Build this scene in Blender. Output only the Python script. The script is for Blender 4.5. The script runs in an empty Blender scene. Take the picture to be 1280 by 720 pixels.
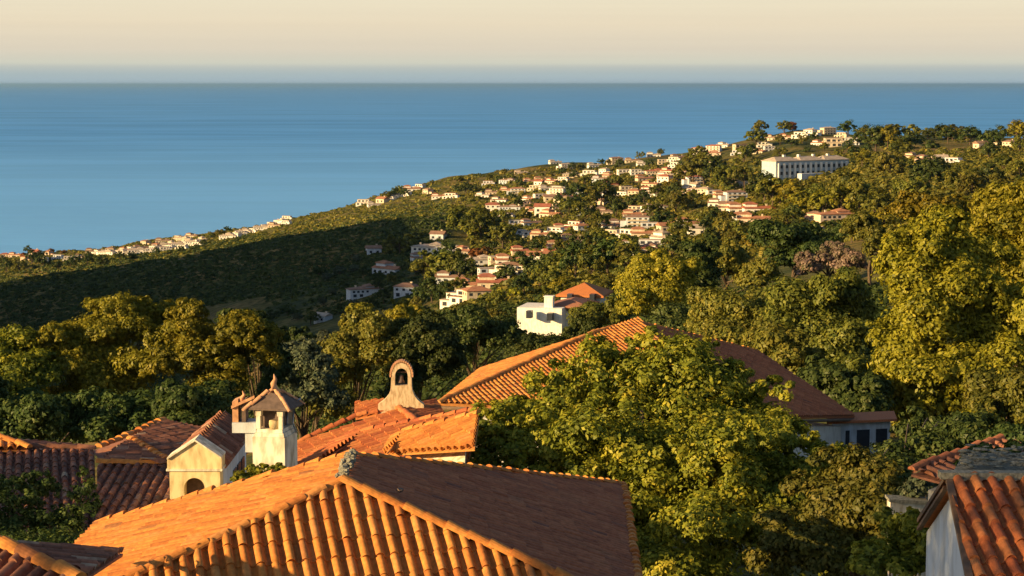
import bpy, bmesh, math, random
import numpy as np
from mathutils import Vector, Matrix, noise

# ------------------------------------------------------------------ basics
F = 2388.0                       # focal length in photo pixels (1280 wide)
H = 170.0                        # camera height above the sea
PITCH = math.atan((360 - 105) / F)
CP, SP = math.cos(PITCH), math.sin(PITCH)
CAM = np.array([0.0, 0.0, H])
SUN_AZ, SUN_EL = 61.0, 15.0      # degrees to the left of straight-behind, elevation
rng = np.random.default_rng(7)
random.seed(7)
scn = bpy.context.scene
COL = scn.collection

def ray(px, py):
    u, v = (px - 640) / F, (360 - py) / F
    return np.array([u, CP + v * SP, -SP + v * CP])

def at(px, py, Y):
    d = ray(px, py)
    return CAM + d * (Y / d[1])

def on_plane(px, py, p, n):
    d = ray(px, py)
    return CAM + d * (np.dot(p - CAM, n) / np.dot(d, n))

def project(p):
    q = np.asarray(p) - CAM
    fwd = q[1] * CP - q[2] * SP
    up = q[1] * SP + q[2] * CP
    return 640 + F * q[0] / fwd, 360 - F * up / fwd

def plane_of(a, b, c):
    n = np.cross(b - a, c - a)
    n = n / np.linalg.norm(n)
    return n if n[2] > 0 else -n

# ------------------------------------------------------------------ materials
def mat_new(name):
    m = bpy.data.materials.new(name)
    m.use_nodes = True
    nt = m.node_tree
    return m, nt, nt.nodes, nt.links, nt.nodes['Principled BSDF']

def ramp(N, stops):
    r = N.new('ShaderNodeValToRGB')
    el = r.color_ramp.elements
    while len(el) > 1: el.remove(el[-1])
    el[0].position = stops[0][0]; el[0].color = (*stops[0][1], 1)
    for p, c in stops[1:]:
        e = el.new(p); e.color = (*c, 1)
    return r

def plaster(name, col, dirt=(0.5, 0.45, 0.38), amount=0.35, scale=1.5):
    m, nt, N, L, b = mat_new(name)
    tc = N.new('ShaderNodeTexCoord')
    mp = N.new('ShaderNodeMapping'); mp.inputs['Scale'].default_value = (scale, scale, scale * 0.35)
    n1 = N.new('ShaderNodeTexNoise'); n1.inputs['Scale'].default_value = 2.2; n1.inputs['Detail'].default_value = 7
    L.new(tc.outputs['Object'], mp.inputs['Vector']); L.new(mp.outputs[0], n1.inputs['Vector'])
    dk = tuple(c * d for c, d in zip(col, dirt))
    r = ramp(N, [(0.36, tuple(c * (1 - amount) + d * amount for c, d in zip(col, dk))), (0.58, col)])
    L.new(n1.outputs['Fac'], r.inputs['Fac']); L.new(r.outputs['Color'], b.inputs['Base Color'])
    bp = N.new('ShaderNodeBump'); bp.inputs['Strength'].default_value = 0.25; bp.inputs['Distance'].default_value = 0.02
    n2 = N.new('ShaderNodeTexNoise'); n2.inputs['Scale'].default_value = 30
    L.new(tc.outputs['Object'], n2.inputs['Vector']); L.new(n2.outputs['Fac'], bp.inputs['Height']); L.new(bp.outputs[0], b.inputs['Normal'])
    b.inputs['Roughness'].default_value = 0.9; b.inputs['Specular IOR Level'].default_value = 0.2
    return m

def tile_mat(name, stops, moss=0.25, moss_col=(0.10, 0.085, 0.05)):
    """clay tiles: a colour per tile from the UV cell, with lichen and soot stains"""
    m, nt, N, L, b = mat_new(name)
    uv = N.new('ShaderNodeUVMap')
    fl = N.new('ShaderNodeVectorMath'); fl.operation = 'FLOOR'
    wn = N.new('ShaderNodeTexWhiteNoise'); wn.noise_dimensions = '2D'
    L.new(uv.outputs[0], fl.inputs[0]); L.new(fl.outputs[0], wn.inputs['Vector'])
    r = ramp(N, stops)
    L.new(wn.outputs['Value'], r.inputs['Fac'])
    tc = N.new('ShaderNodeTexCoord')
    n1 = N.new('ShaderNodeTexNoise'); n1.inputs['Scale'].default_value = 1.3; n1.inputs['Detail'].default_value = 9; n1.inputs['Roughness'].default_value = 0.7
    L.new(tc.outputs['Object'], n1.inputs['Vector'])
    r2 = ramp(N, [(0.52, (0, 0, 0)), (0.72, (1, 1, 1))])
    L.new(n1.outputs['Fac'], r2.inputs['Fac'])
    mu = N.new('ShaderNodeMath'); mu.operation = 'MULTIPLY'; mu.inputs[1].default_value = moss
    L.new(r2.outputs['Color'], mu.inputs[0])
    mx = N.new('ShaderNodeMix'); mx.data_type = 'RGBA'
    L.new(mu.outputs[0], mx.inputs['Factor']); L.new(r.outputs['Color'], mx.inputs['A']); mx.inputs['B'].default_value = (*moss_col, 1)
    n3 = N.new('ShaderNodeTexNoise'); n3.inputs['Scale'].default_value = 14; n3.inputs['Detail'].default_value = 6
    L.new(tc.outputs['Object'], n3.inputs['Vector'])
    r3 = ramp(N, [(0.3, (0.72, 0.7, 0.68)), (0.65, (1.1, 1.08, 1.05))])
    L.new(n3.outputs['Fac'], r3.inputs['Fac'])
    m2 = N.new('ShaderNodeMix'); m2.data_type = 'RGBA'; m2.blend_type = 'MULTIPLY'; m2.inputs['Factor'].default_value = 1
    L.new(mx.outputs['Result'], m2.inputs['A']); L.new(r3.outputs['Color'], m2.inputs['B'])
    L.new(m2.outputs['Result'], b.inputs['Base Color'])
    bp = N.new('ShaderNodeBump'); bp.inputs['Strength'].default_value = 0.4; bp.inputs['Distance'].default_value = 0.01
    L.new(n3.outputs['Fac'], bp.inputs['Height']); L.new(bp.outputs[0], b.inputs['Normal'])
    b.inputs['Roughness'].default_value = 0.85; b.inputs['Specular IOR Level'].default_value = 0.25
    return m

def plain(name, col, rough=0.7, metal=0.0, nscale=8.0, var=0.25):
    m, nt, N, L, b = mat_new(name)
    tc = N.new('ShaderNodeTexCoord')
    n1 = N.new('ShaderNodeTexNoise'); n1.inputs['Scale'].default_value = nscale; n1.inputs['Detail'].default_value = 6
    L.new(tc.outputs['Object'], n1.inputs['Vector'])
    r = ramp(N, [(0.3, tuple(c * (1 - var) for c in col)), (0.7, tuple(min(1, c * (1 + var)) for c in col))])
    L.new(n1.outputs['Fac'], r.inputs['Fac']); L.new(r.outputs['Color'], b.inputs['Base Color'])
    b.inputs['Roughness'].default_value = rough; b.inputs['Metallic'].default_value = metal
    b.inputs['Specular IOR Level'].default_value = 0.25
    return m

def leaf_mat(name, stops, trans=0.35, objvar=0.25):
    m = bpy.data.materials.new(name); m.use_nodes = True
    nt = m.node_tree; N = nt.nodes; L = nt.links; N.clear()
    out = N.new('ShaderNodeOutputMaterial')
    a = N.new('ShaderNodeAttribute'); a.attribute_name = 'rnd'
    r = ramp(N, stops); L.new(a.outputs['Fac'], r.inputs['Fac'])
    oi = N.new('ShaderNodeObjectInfo')
    hs = N.new('ShaderNodeHueSaturation')
    mr = N.new('ShaderNodeMapRange'); mr.inputs['To Min'].default_value = 1 - objvar; mr.inputs['To Max'].default_value = 1 + objvar
    L.new(oi.outputs['Random'], mr.inputs['Value']); L.new(mr.outputs[0], hs.inputs['Value'])
    mh = N.new('ShaderNodeMath'); mh.operation = 'MULTIPLY_ADD'
    fr = N.new('ShaderNodeMath'); fr.operation = 'FRACT'
    m7 = N.new('ShaderNodeMath'); m7.operation = 'MULTIPLY'; m7.inputs[1].default_value = 7.31
    L.new(oi.outputs['Random'], m7.inputs[0]); L.new(m7.outputs[0], fr.inputs[0])
    mh.inputs[1].default_value = 0.035; mh.inputs[2].default_value = 0.4825
    L.new(fr.outputs[0], mh.inputs[0]); L.new(mh.outputs[0], hs.inputs['Hue'])
    L.new(r.outputs['Color'], hs.inputs['Color'])
    d = N.new('ShaderNodeBsdfDiffuse'); t = N.new('ShaderNodeBsdfTranslucent'); g = N.new('ShaderNodeBsdfGlossy')
    g.inputs['Roughness'].default_value = 0.5; g.inputs['Color'].default_value = (0.5, 0.5, 0.4, 1)
    m1 = N.new('ShaderNodeMixShader'); m1.inputs[0].default_value = trans
    m2 = N.new('ShaderNodeMixShader'); m2.inputs[0].default_value = 0.03
    L.new(hs.outputs[0], d.inputs['Color']); L.new(hs.outputs[0], t.inputs['Color'])
    L.new(d.outputs[0], m1.inputs[1]); L.new(t.outputs[0], m1.inputs[2])
    L.new(m1.outputs[0], m2.inputs[1]); L.new(g.outputs[0], m2.inputs[2]); L.new(m2.outputs[0], out.inputs[0])
    return m

M = {}
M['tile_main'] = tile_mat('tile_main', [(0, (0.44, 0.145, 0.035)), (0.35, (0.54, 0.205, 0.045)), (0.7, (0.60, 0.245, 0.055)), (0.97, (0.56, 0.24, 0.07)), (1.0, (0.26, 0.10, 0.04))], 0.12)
M['tile_shade_brown'] = tile_mat('tile_shade_brown', [(0, (0.31, 0.10, 0.045)), (0.5, (0.39, 0.13, 0.055)), (0.93, (0.44, 0.16, 0.07)), (1.0, (0.2, 0.08, 0.05))], 0.3)  # darker copy of the roof tiles, with slope shade put into the colour
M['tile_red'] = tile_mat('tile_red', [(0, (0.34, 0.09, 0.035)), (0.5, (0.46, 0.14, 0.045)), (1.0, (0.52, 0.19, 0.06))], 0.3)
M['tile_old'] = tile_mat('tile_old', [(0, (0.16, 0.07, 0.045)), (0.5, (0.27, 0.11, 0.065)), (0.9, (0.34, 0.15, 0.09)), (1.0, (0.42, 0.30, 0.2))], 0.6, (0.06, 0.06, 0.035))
M['tile_far_orange'] = plain('tile_far_orange', (0.36, 0.16, 0.085), 0.9, nscale=0.6)
M['tile_far_red'] = plain('tile_far_red', (0.35, 0.12, 0.07), 0.9, nscale=0.6)
M['tile_far_brown'] = plain('tile_far_brown', (0.26, 0.15, 0.10), 0.9, nscale=0.6)
M['roof_far_pale'] = plain('roof_far_pale', (0.42, 0.33, 0.25), 0.9, nscale=0.6)
M['wall_white'] = plaster('wall_white', (0.80, 0.76, 0.68), amount=0.35, scale=0.6)
M['wall_cool'] = plaster('wall_cool', (0.58, 0.62, 0.66), amount=0.5)
M['wall_blue'] = plaster('wall_blue', (0.42, 0.50, 0.55), amount=0.4)
M['old_stone'] = plaster('old_stone', (0.62, 0.47, 0.29), amount=0.75, scale=6)
M['wall_cream'] = plaster('wall_cream', (0.64, 0.53, 0.38), amount=0.5, scale=0.6)
M['wall_peach'] = plaster('wall_peach', (0.66, 0.52, 0.40), amount=0.5, scale=0.6)
M['stucco'] = plaster('stucco', (0.74, 0.67, 0.53), scale=3, amount=0.85)
M['stucco_yellow'] = plaster('stucco_yellow', (0.72, 0.57, 0.31), scale=3, amount=0.7)
M['stucco_far'] = plaster('stucco_far', (0.82, 0.77, 0.68), scale=2)
M['window'] = plain('window_glass', (0.035, 0.04, 0.05), 0.25, nscale=1)
M['frame'] = plain('window_frame', (0.35, 0.33, 0.30), 0.7)
M['wood'] = plain('old_wood', (0.13, 0.085, 0.055), 0.85, nscale=12)
M['stone'] = plain('mossy_mortar', (0.20, 0.19, 0.145), 0.95, nscale=22, var=0.6)
M['metal'] = plain('zinc', (0.35, 0.38, 0.42), 0.45, 0.6)
M['bark'] = plain('bark', (0.10, 0.07, 0.045), 0.95, nscale=10, var=0.5)
M['slate'] = plain('cap_slate', (0.13, 0.09, 0.07), 0.85, nscale=10, var=0.3)
M['terracotta'] = plain('terracotta', (0.52, 0.27, 0.14), 0.85, nscale=9, var=0.3)

LV = {
 'citrus': leaf_mat('leaf_citrus', [(0, (0.07, 0.09, 0.012)), (0.4, (0.18, 0.195, 0.018)), (0.75, (0.32, 0.29, 0.026)), (1, (0.44, 0.36, 0.04))], 0.32),
 'gold': leaf_mat('leaf_gold', [(0, (0.09, 0.10, 0.010)), (0.5, (0.25, 0.235, 0.018)), (1, (0.40, 0.335, 0.03))], 0.35),
 'olive': leaf_mat('leaf_olive', [(0, (0.06, 0.075, 0.014)), (0.5, (0.15, 0.15, 0.022)), (1, (0.27, 0.225, 0.035))], 0.3),
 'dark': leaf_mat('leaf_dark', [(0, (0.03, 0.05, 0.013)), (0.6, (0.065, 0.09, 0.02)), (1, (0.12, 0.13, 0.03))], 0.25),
 'amber': leaf_mat('leaf_amber', [(0, (0.08, 0.085, 0.012)), (0.5, (0.23, 0.19, 0.016)), (1, (0.36, 0.26, 0.024))], 0.3),
 'grey': leaf_mat('leaf_grey', [(0, (0.05, 0.07, 0.04)), (0.6, (0.09, 0.11, 0.06)), (1, (0.15, 0.16, 0.09))], 0.25),
 'rust': leaf_mat('leaf_rust', [(0, (0.13, 0.06, 0.02)), (0.6, (0.24, 0.10, 0.025)), (1, (0.32, 0.16, 0.04))], 0.25),
 'pink': leaf_mat('leaf_pink', [(0, (0.10, 0.10, 0.04)), (0.5, (0.22, 0.14, 0.11)), (1, (0.40, 0.25, 0.22))], 0.25),
}

# ------------------------------------------------------------------ object helpers
def link(o, parent=None):
    COL.objects.link(o)
    if parent is not None: o.parent = parent
    return o

def tag(o, label=None, cat=None, group=None, kind=None):
    if label: o['label'] = label
    if cat: o['category'] = cat
    if group: o['group'] = group
    if kind: o['kind'] = kind
    return o

def empty(name, loc):
    o = bpy.data.objects.new(name, None); o.empty_display_size = 0.5
    o.location = Vector([float(v) for v in loc])
    return link(o)

def root_loc(o):
    while o.parent is not None: o = o.parent
    return np.array(o.location)

class MB:
    """collects world-space geometry for ONE mesh"""
    def __init__(s): s.v = []; s.f = []; s.uv = []; s.sm = []
    def add(s, verts, faces, uvs=None, smooth=False):
        k = len(s.v)
        s.v.extend([tuple(map(float, p)) for p in verts])
        for i, f in enumerate(faces):
            s.f.append(tuple(k + j for j in f)); s.sm.append(smooth)
            s.uv.append(uvs[i] if uvs is not None else None)
    def box(s, c, size, rz=0.0, top=1.0):
        x, y, z = size[0] / 2, size[1] / 2, size[2] / 2
        cs, sn = math.cos(rz), math.sin(rz)
        vs = []
        for dz in (-z, z):
            t = top if dz > 0 else 1
            for dx, dy in ((-x, -y), (x, -y), (x, y), (-x, y)):
                dx *= t; dy *= t
                vs.append((c[0] + dx * cs - dy * sn, c[1] + dx * sn + dy * cs, c[2] + dz))
        s.add(vs, [(3, 2, 1, 0), (4, 5, 6, 7), (0, 1, 5, 4), (1, 2, 6, 5), (2, 3, 7, 6), (3, 0, 4, 7)])
    def prism(s, bottom, top):
        n = len(bottom)
        s.add(list(bottom) + list(top), [tuple(reversed(range(n))), tuple(range(n, 2 * n))] + [(i, (i + 1) % n, n + (i + 1) % n, n + i) for i in range(n)])
    def tube(s, pts, radii, n=8, smooth=True):
        pts = [np.array(p, float) for p in pts]; k0 = []
        vs = []; fs = []
        for i, p in enumerate(pts):
            d = pts[min(i + 1, len(pts) - 1)] - pts[max(i - 1, 0)]
            d = d / (np.linalg.norm(d) + 1e-9)
            a = np.cross(d, [0, 0, 1]) if abs(d[2]) < 0.9 else np.cross(d, [1, 0, 0])
            a /= np.linalg.norm(a); b = np.cross(d, a)
            for j in range(n):
                t = 2 * math.pi * j / n
                vs.append(p + radii[i] * (a * math.cos(t) + b * math.sin(t)))
        for i in range(len(pts) - 1):
            for j in range(n):
                fs.append((i * n + j, i * n + (j + 1) % n, (i + 1) * n + (j + 1) % n, (i + 1) * n + j))
        fs.append(tuple(reversed(range(n)))); fs.append(tuple(range((len(pts) - 1) * n, len(pts) * n)))
        s.add(vs, fs, smooth=smooth)
    def blob(s, c, r, seed=0, sub=2, rough=0.3):
        bm = bmesh.new(); bmesh.ops.create_icosphere(bm, subdivisions=sub, radius=1)
        vs = []
        for v in bm.verts:
            p = v.co.normalized(); k = 1 + rough * noise.noise(p * 1.7 + Vector((seed, seed * 2.3, 0)))
            vs.append((c[0] + p.x * r[0] * k, c[1] + p.y * r[1] * k, c[2] + p.z * r[2] * k))
        fs = [tuple(v.index for v in f.verts) for f in bm.faces]
        bm.free(); s.add(vs, fs)
    def build(s, name, mat, parent=None, loc=None):
        me = bpy.data.meshes.new(name)
        base = root_loc(parent) if parent is not None else (np.array(loc, float) if loc is not None else np.zeros(3))
        V = np.array(s.v, float).reshape(-1, 3) - base
        me.from_pydata(V.tolist(), [], s.f)
        if any(u is not None for u in s.uv):
            uvl = me.uv_layers.new(name='UVMap')
            flat = []
            for f, u in zip(s.f, s.uv):
                if u is None: flat.extend([0.5, 0.5] * len(f))
                else:
                    for q in u: flat.extend(q)
            uvl.data.foreach_set('uv', flat)
        me.polygons.foreach_set('use_smooth', s.sm)
        me.materials.append(mat)
        me.update()
        o = bpy.data.objects.new(name, me)
        if parent is None: o.location = Vector(base.tolist())
        return link(o, parent)

# ------------------------------------------------------------------ clay tile roofs
CAPN = [0]
def tile_face(mb, poly, n=None, period=0.22, course=0.36, amp=0.06, step=0.022, res=8, jit=0.006, seed=1, thick=0.06, drop=0.0):
    """a pitched roof face covered with barrel tiles: a displaced sheet cut to the outline, on a thin deck"""
    poly = [np.array(p, float) for p in poly]
    if n is None: n = plane_of(poly[0], poly[1], poly[2])
    down = np.array([0, 0, -1.0]); down = down - n * np.dot(down, n); down /= np.linalg.norm(down)
    ax = np.cross(down, n)
    o = poly[0]
    P2 = np.array([[np.dot(p - o, ax), np.dot(p - o, down)] for p in poly])
    u0, v0 = P2.min(0) - 0.3; u1, v1 = P2.max(0) + 0.3
    k0, k1 = math.floor(u0 / period), math.ceil(u1 / period)
    c0, c1 = math.floor(v0 / course), math.ceil(v1 / course)
    us = np.arange(k0 * res, k1 * res + 1) / res * period
    t = (us / period) % 1.0
    d = np.abs(t - 0.5)
    prof = np.where(d < 0.33, np.sqrt(np.clip(1 - (d / 0.33) ** 2, 0, 1)) * 1.0, -0.25 * np.sin((d - 0.33) / 0.17 * math.pi / 2))
    vs = []
    for c in range(c0, c1 + 1): vs += [c * course + 1e-4, (c + 1) * course - 1e-4]
    vs = np.array(vs)
    r = np.random.default_rng(seed)
    ncol, nrow = k1 - k0 + 2, c1 - c0 + 2
    jt = r.normal(0, jit, (nrow, ncol))
    jl = r.normal(0, jit * 1.3, (nrow, ncol))
    V = []; 
    for iv, v in enumerate(vs):
        c = iv // 2; lo = iv % 2
        ci = np.clip(((us / period) - k0).astype(int), 0, ncol - 1)
        h = amp * prof * (1.0 + 0.10 * (lo)) + step * lo + jt[c, ci] * np.where(d < 0.33, 1, 0.3)
        vv = v + np.where(d < 0.33, jl[c, ci] * 2.2, 0) * lo
        V.append(o[None, :] + us[:, None] * ax + vv[:, None] * down if np.ndim(vv) else 0)
        V[-1] = V[-1] + (h + drop)[:, None] * n
    V = np.array(V)
    nv, nu = V.shape[:2]
    bm = bmesh.new()
    uvl = bm.loops.layers.uv.new('UVMap')
    bv = [bm.verts.new(p) for p in V.reshape(-1, 3)]
    uvs = {}
    for i in range(nv - 1):
        for j in range(nu - 1):
            # skip cells well outside the outline
            f = bm.faces.new((bv[i * nu + j], bv[(i + 1) * nu + j], bv[(i + 1) * nu + j + 1], bv[i * nu + j + 1]))
            cu = math.floor((j + 0.5 + 0.0) / res) + 0.5; cv = (i // 2 if i % 2 == 0 else i // 2 + 1) + 0.5
            pan = 0 if 0.17 < (((j + 0.5) / res) % 1) < 0.83 else 500
            for l in f.loops: l[uvl].uv = (cu + pan + seed * 37, cv)
    # cut along each side
    cen = sum(poly) / len(poly)
    for a, b in zip(poly, poly[1:] + poly[:1]):
        e = b - a
        if np.linalg.norm(e) < 1e-6: continue
        pn = np.cross(e, n); pn /= np.linalg.norm(pn)
        if np.dot(cen - a, pn) > 0: pn = -pn
        bmesh.ops.bisect_plane(bm, geom=bm.verts[:] + bm.edges[:] + bm.faces[:], dist=1e-5, plane_co=Vector(a.tolist()), plane_no=Vector(pn.tolist()), clear_outer=True)
    bm.verts.index_update()
    W = [tuple(v.co) for v in bm.verts]
    Fs = []; U = []
    for f in bm.faces:
        Fs.append(tuple(v.index for v in f.verts)); U.append([tuple(l[uvl].uv) for l in f.loops])
    bm.free()
    mb.add(W, Fs, U, smooth=False)
    # deck under the tiles
    top = [p - n * (0.02 + amp * 0.3) + n * drop for p in poly]; bot = [p - n * (0.02 + thick) + n * drop for p in poly]
    mb.prism(bot, top)

def cap_row(mb, a, b, r=0.11, seg=0.38, seed=3, lift=0.03, jit=0.01):
    """overlapping half-round ridge tiles from a to b"""
    a = np.array(a, float); b = np.array(b, float)
    L = np.linalg.norm(b - a); d = (b - a) / L; n = max(1, int(round(L / seg)))
    side = np.cross(d, [0, 0, 1]); side /= np.linalg.norm(side); up = np.cross(side, d)
    rr = np.random.default_rng(seed)
    for i in range(n):
        p0 = a + d * (L * i / n - 0.03); p1 = a + d * (L * (i + 1) / n + 0.03)
        j0 = rr.normal(0, jit, 3)
        vs = []; K = 8
        for p, q, dz in ((p0, r * 0.92, lift - 0.012), (p1, r * 1.06, lift + 0.016)):
            for k in range(K + 1):
                t = math.pi * k / K
                vs.append(p + j0 + side * q * math.cos(t) * 1.05 + up * (q * math.sin(t) * 0.9 + dz - r * 0.35))
        fs = []; uvv = []
        for k in range(K):
            fs.append((k, k + 1, K + 1 + k + 1, K + 1 + k))
        fs.append(tuple(range(K, -1, -1))); fs.append(tuple(range(K + 1, 2 * K + 2)))
        fs.append((0, K + 1, 2 * K + 1, K))
        uvv = [[(i + 0.5 + seed * 91, 0.5)] * len(f) for f in fs]
        mb.add(vs, fs, uvv)

def inset_pts(pts, d):
    c = sum(pts) / len(pts)
    out = []
    for p in pts:
        q = c - p; q[2] = 0; l = np.linalg.norm(q)
        out.append(p + q / l * min(d, l * 0.5))
    return out

def wall_block(mb, pts, zb, inset=0.35, dz=0.16):
    t = [p - np.array([0, 0, dz]) for p in inset_pts([np.array(p) for p in pts], inset)]
    b = [np.array([p[0], p[1], zb]) for p in t]
    mb.prism(b, t)

# ------------------------------------------------------------------ terrain
ROWS = [
 # Y, [(px, z relative to camera) ...]
 (-80,  [(0, -9), (1280, -9)]),
 (8,    [(0, -10.5), (1280, -9.8)]),
 (20,   [(0, -11.3), (1280, -10.5)]),
 (45,   [(0, -13.5), (640, -13), (1280, -12.5)]),
 (88,   [(0, -22), (640, -18.5), (1040, -17.6), (1280, -17.5)]),
 (130,  [(0, -31), (400, -30), (640, -26), (900, -24.5), (1280, -20)]),
 (210,  [(0, -50), (400, -42), (640, -33), (820, -28.5), (1000, -27), (1280, -20)]),
 (350,  [(0, -72), (350, -58), (500, -50), (640, -43), (900, -35), (1280, -24)]),
 (480,  [(0, -92), (350, -66), (500, -60), (640, -51), (900, -42), (1280, -30)]),
 (620,  [(0, -104), (200, -97), (350, -80), (460, -73), (560, -66), (640, -60), (900, -46), (1100, -37), (1280, -32)]),
 (760,  [(0, -104), (200, -94), (350, -82), (460, -76), (560, -70), (640, -66), (900, -50), (1100, -38), (1280, -33)]),
 (880,  [(0, -93.5), (200, -80.5), (400, -66.5), (500, -61), (560, -61.5), (640, -69), (900, -52), (1100, -37), (1280, -33)]),
 (1020, [(0, -118), (200, -106), (400, -87), (500, -75), (560, -68), (640, -71), (760, -62), (900, -52), (1100, -35), (1280, -34)]),
 (1130, [(0, -124), (200, -112), (400, -91), (500, -77), (560, -71), (640, -70), (760, -60), (900, -50), (1000, -37), (1100, -36), (1280, -35)]),
 (1300, [(0, -127), (200, -113.5), (320, -103), (400, -92.5), (560, -74), (700, -64), (800, -54), (900, -43), (1000, -31), (1100, -36), (1280, -38)]),
 (1450, [(0, -131), (200, -119.5), (320, -108), (400, -98), (560, -75), (700, -64), (800, -58), (900, -56), (1000, -52), (1280, -58)]),
 (1650, [(0, -163), (200, -152), (300, -140), (400, -118), (560, -79), (700, -72), (800, -72), (900, -80), (1280, -90)]),
 (1900, [(0, -185), (200, -180), (300, -172), (400, -155), (560, -105), (700, -105), (900, -120), (1280, -130)]),
 (2250, [(0, -195), (300, -190), (400, -170), (560, -160), (900, -165), (1280, -165)]),
 (2700, [(0, -200), (1280, -200)]),
 (3400, [(0, -240), (1280, -240)]),
]
UG = np.concatenate([np.linspace(-5200, -300, 60), np.linspace(-290, 1570, 373), np.linspace(1600, 6400, 60)])
YG = np.concatenate([np.linspace(-80, 100, 46), np.linspace(105, 500, 120), np.linspace(505, 2300, 460), np.linspace(2320, 3400, 40)])
def xof(u, Y): return (u - 640) / F * np.maximum(Y, 90.0)
def uof(x, Y): return 640 + x / max(Y, 90.0) * F
RY = np.array([r[0] for r in ROWS], float)
RZ = np.array([np.interp(np.clip(UG, 0, 1280), [p[0] for p in r[1]], [p[1] for p in r[1]]) for r in ROWS])
ZG = np.array([[0.0] * len(UG)] * len(YG))
# monotone-ish cubic along Y
def hermite(yy):
    i = int(np.clip(np.searchsorted(RY, yy) - 1, 0, len(RY) - 2))
    y0, y1 = RY[i], RY[i + 1]; h = y1 - y0; t = (yy - y0) / h
    def slope(k):
        if k <= 0 or k >= len(RY) - 1: return np.zeros(len(UG))
        a = (RZ[k] - RZ[k - 1]) / (RY[k] - RY[k - 1]); b = (RZ[k + 1] - RZ[k]) / (RY[k + 1] - RY[k])
        return np.where(a * b > 0, 2 * a * b / (a + b + np.where(a + b == 0, 1, 0)), 0)
    m0, m1 = slope(i) * h, slope(i + 1) * h
    t2, t3 = t * t, t * t * t
    return (2*t3-3*t2+1)*RZ[i] + (t3-2*t2+t)*m0 + (-2*t3+3*t2)*RZ[i+1] + (t3-t2)*m1
for iy, yy in enumerate(YG): ZG[iy] = hermite(yy)
for _ in range(6):
    ZG[:, 1:-1] = 0.25 * ZG[:, :-2] + 0.5 * ZG[:, 1:-1] + 0.25 * ZG[:, 2:]
for iy, yy in enumerate(YG):
    X = xof(UG, yy)
    # unseen hill added left of the frame, shaped to shade the valley
    crest = np.interp(X, [-1500, -900, -700, -533, -400, -327, -290, -225], [-60, 10, 24, 32, 35, 26, 4, -140])
    crest = crest + np.array([7 * noise.noise(Vector((x_ / 22, 5, 1))) + 4 * noise.noise(Vector((x_ / 9, 9, 2))) if -800 < x_ < -280 else 0 for x_ in X])
    sy = np.clip((yy - 250) / 110, 0, 1) * np.clip((775 - yy) / 60, 0, 1); sy = sy * sy * (3 - 2 * sy)
    ZG[iy] = np.maximum(ZG[iy], ZG[iy] + (crest - ZG[iy]) * sy)
    # the far sides keep falling towards the sea
    for iu, (x, u) in enumerate(zip(X, UG)):
        if yy > 180:
            a = min(1, (yy - 180) / 500)
            ZG[iy, iu] += a * (4.5 * noise.noise(Vector((x / 85, yy / 85, 0))) + 1.8 * noise.noise(Vector((x / 28, yy / 28, 3))))
        else:
            ZG[iy, iu] += 0.25 * noise.noise(Vector((x / 9, yy / 9, 0)))
def ground(x, Y):
    u = uof(x, Y)
    i = int(np.clip(np.searchsorted(YG, Y) - 1, 0, len(YG) - 2)); j = int(np.clip(np.searchsorted(UG, u) - 1, 0, len(UG) - 2))
    t = np.clip((Y - YG[i]) / (YG[i + 1] - YG[i]), 0, 1); s = np.clip((u - UG[j]) / (UG[j + 1] - UG[j]), 0, 1)
    z = (1-t)*((1-s)*ZG[i, j] + s*ZG[i, j+1]) + t*((1-s)*ZG[i+1, j] + s*ZG[i+1, j+1])
    return H + z
def hit(px, py, Ymin=150.0, Ymax=2600.0):
    """first terrain point along the line of sight"""
    d = ray(px, py); Y = Ymin
    while Y < Ymax:
        p = CAM + d * (Y / d[1])
        if p[2] <= ground(p[0], Y): return p
        Y += 4 if Y < 900 else 6
    return None

def hit_many(px, py, Ymin=150.0, Ymax=2600.0):
    """hit() for arrays: returns points and a mask"""
    u = (px - 640) / F; v = (360 - py) / F
    dy = CP + v * SP; sxz = (-SP + v * CP) / dy; sxx = u / dy
    found = np.zeros(len(px), bool); Yh = np.zeros(len(px))
    Y = Ymin
    uu = None
    while Y < Ymax:
        i = int(np.clip(np.searchsorted(YG, Y) - 1, 0, len(YG) - 2)); t = min(max((Y - YG[i]) / (YG[i + 1] - YG[i]), 0), 1)
        row = (1 - t) * ZG[i] + t * ZG[i + 1]
        zz = np.interp(640 + sxx * F, UG, row)
        h_ = (~found) & (sxz * Y <= zz)
        Yh[h_] = Y; found |= h_
        Y += 3 if Y < 900 else 5
    P = np.stack([sxx * Yh, Yh, H + sxz * Yh], 1)
    return P, found

mb = MB()
nY, nU = len(YG), len(UG)
VV = np.zeros((nY, nU, 3))
for iy, yy in enumerate(YG):
    VV[iy, :, 0] = xof(UG, yy); VV[iy, :, 1] = yy; VV[iy, :, 2] = H + ZG[iy]
me = bpy.data.meshes.new('terrain')
idx = np.arange(nY * nU).reshape(nY, nU)
quads = np.stack([idx[:-1, :-1], idx[:-1, 1:], idx[1:, 1:], idx[1:, :-1]], -1).reshape(-1, 4)
me.vertices.add(nY * nU); me.vertices.foreach_set('co', VV.reshape(-1))
me.loops.add(len(quads) * 4); me.loops.foreach_set('vertex_index', quads.reshape(-1))
me.polygons.add(len(quads)); me.polygons.foreach_set('loop_start', np.arange(len(quads)) * 4); me.polygons.foreach_set('loop_total', np.full(len(quads), 4))
me.update(); me.polygons.foreach_set('use_smooth', [True] * len(quads))
m, nt, N, L, b = mat_new('hill_ground')
tc = N.new('ShaderNodeTexCoord')
n1 = N.new('ShaderNodeTexNoise'); n1.inputs['Scale'].default_value = 0.02; n1.inputs['Detail'].default_value = 10; n1.inputs['Roughness'].default_value = 0.65
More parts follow.
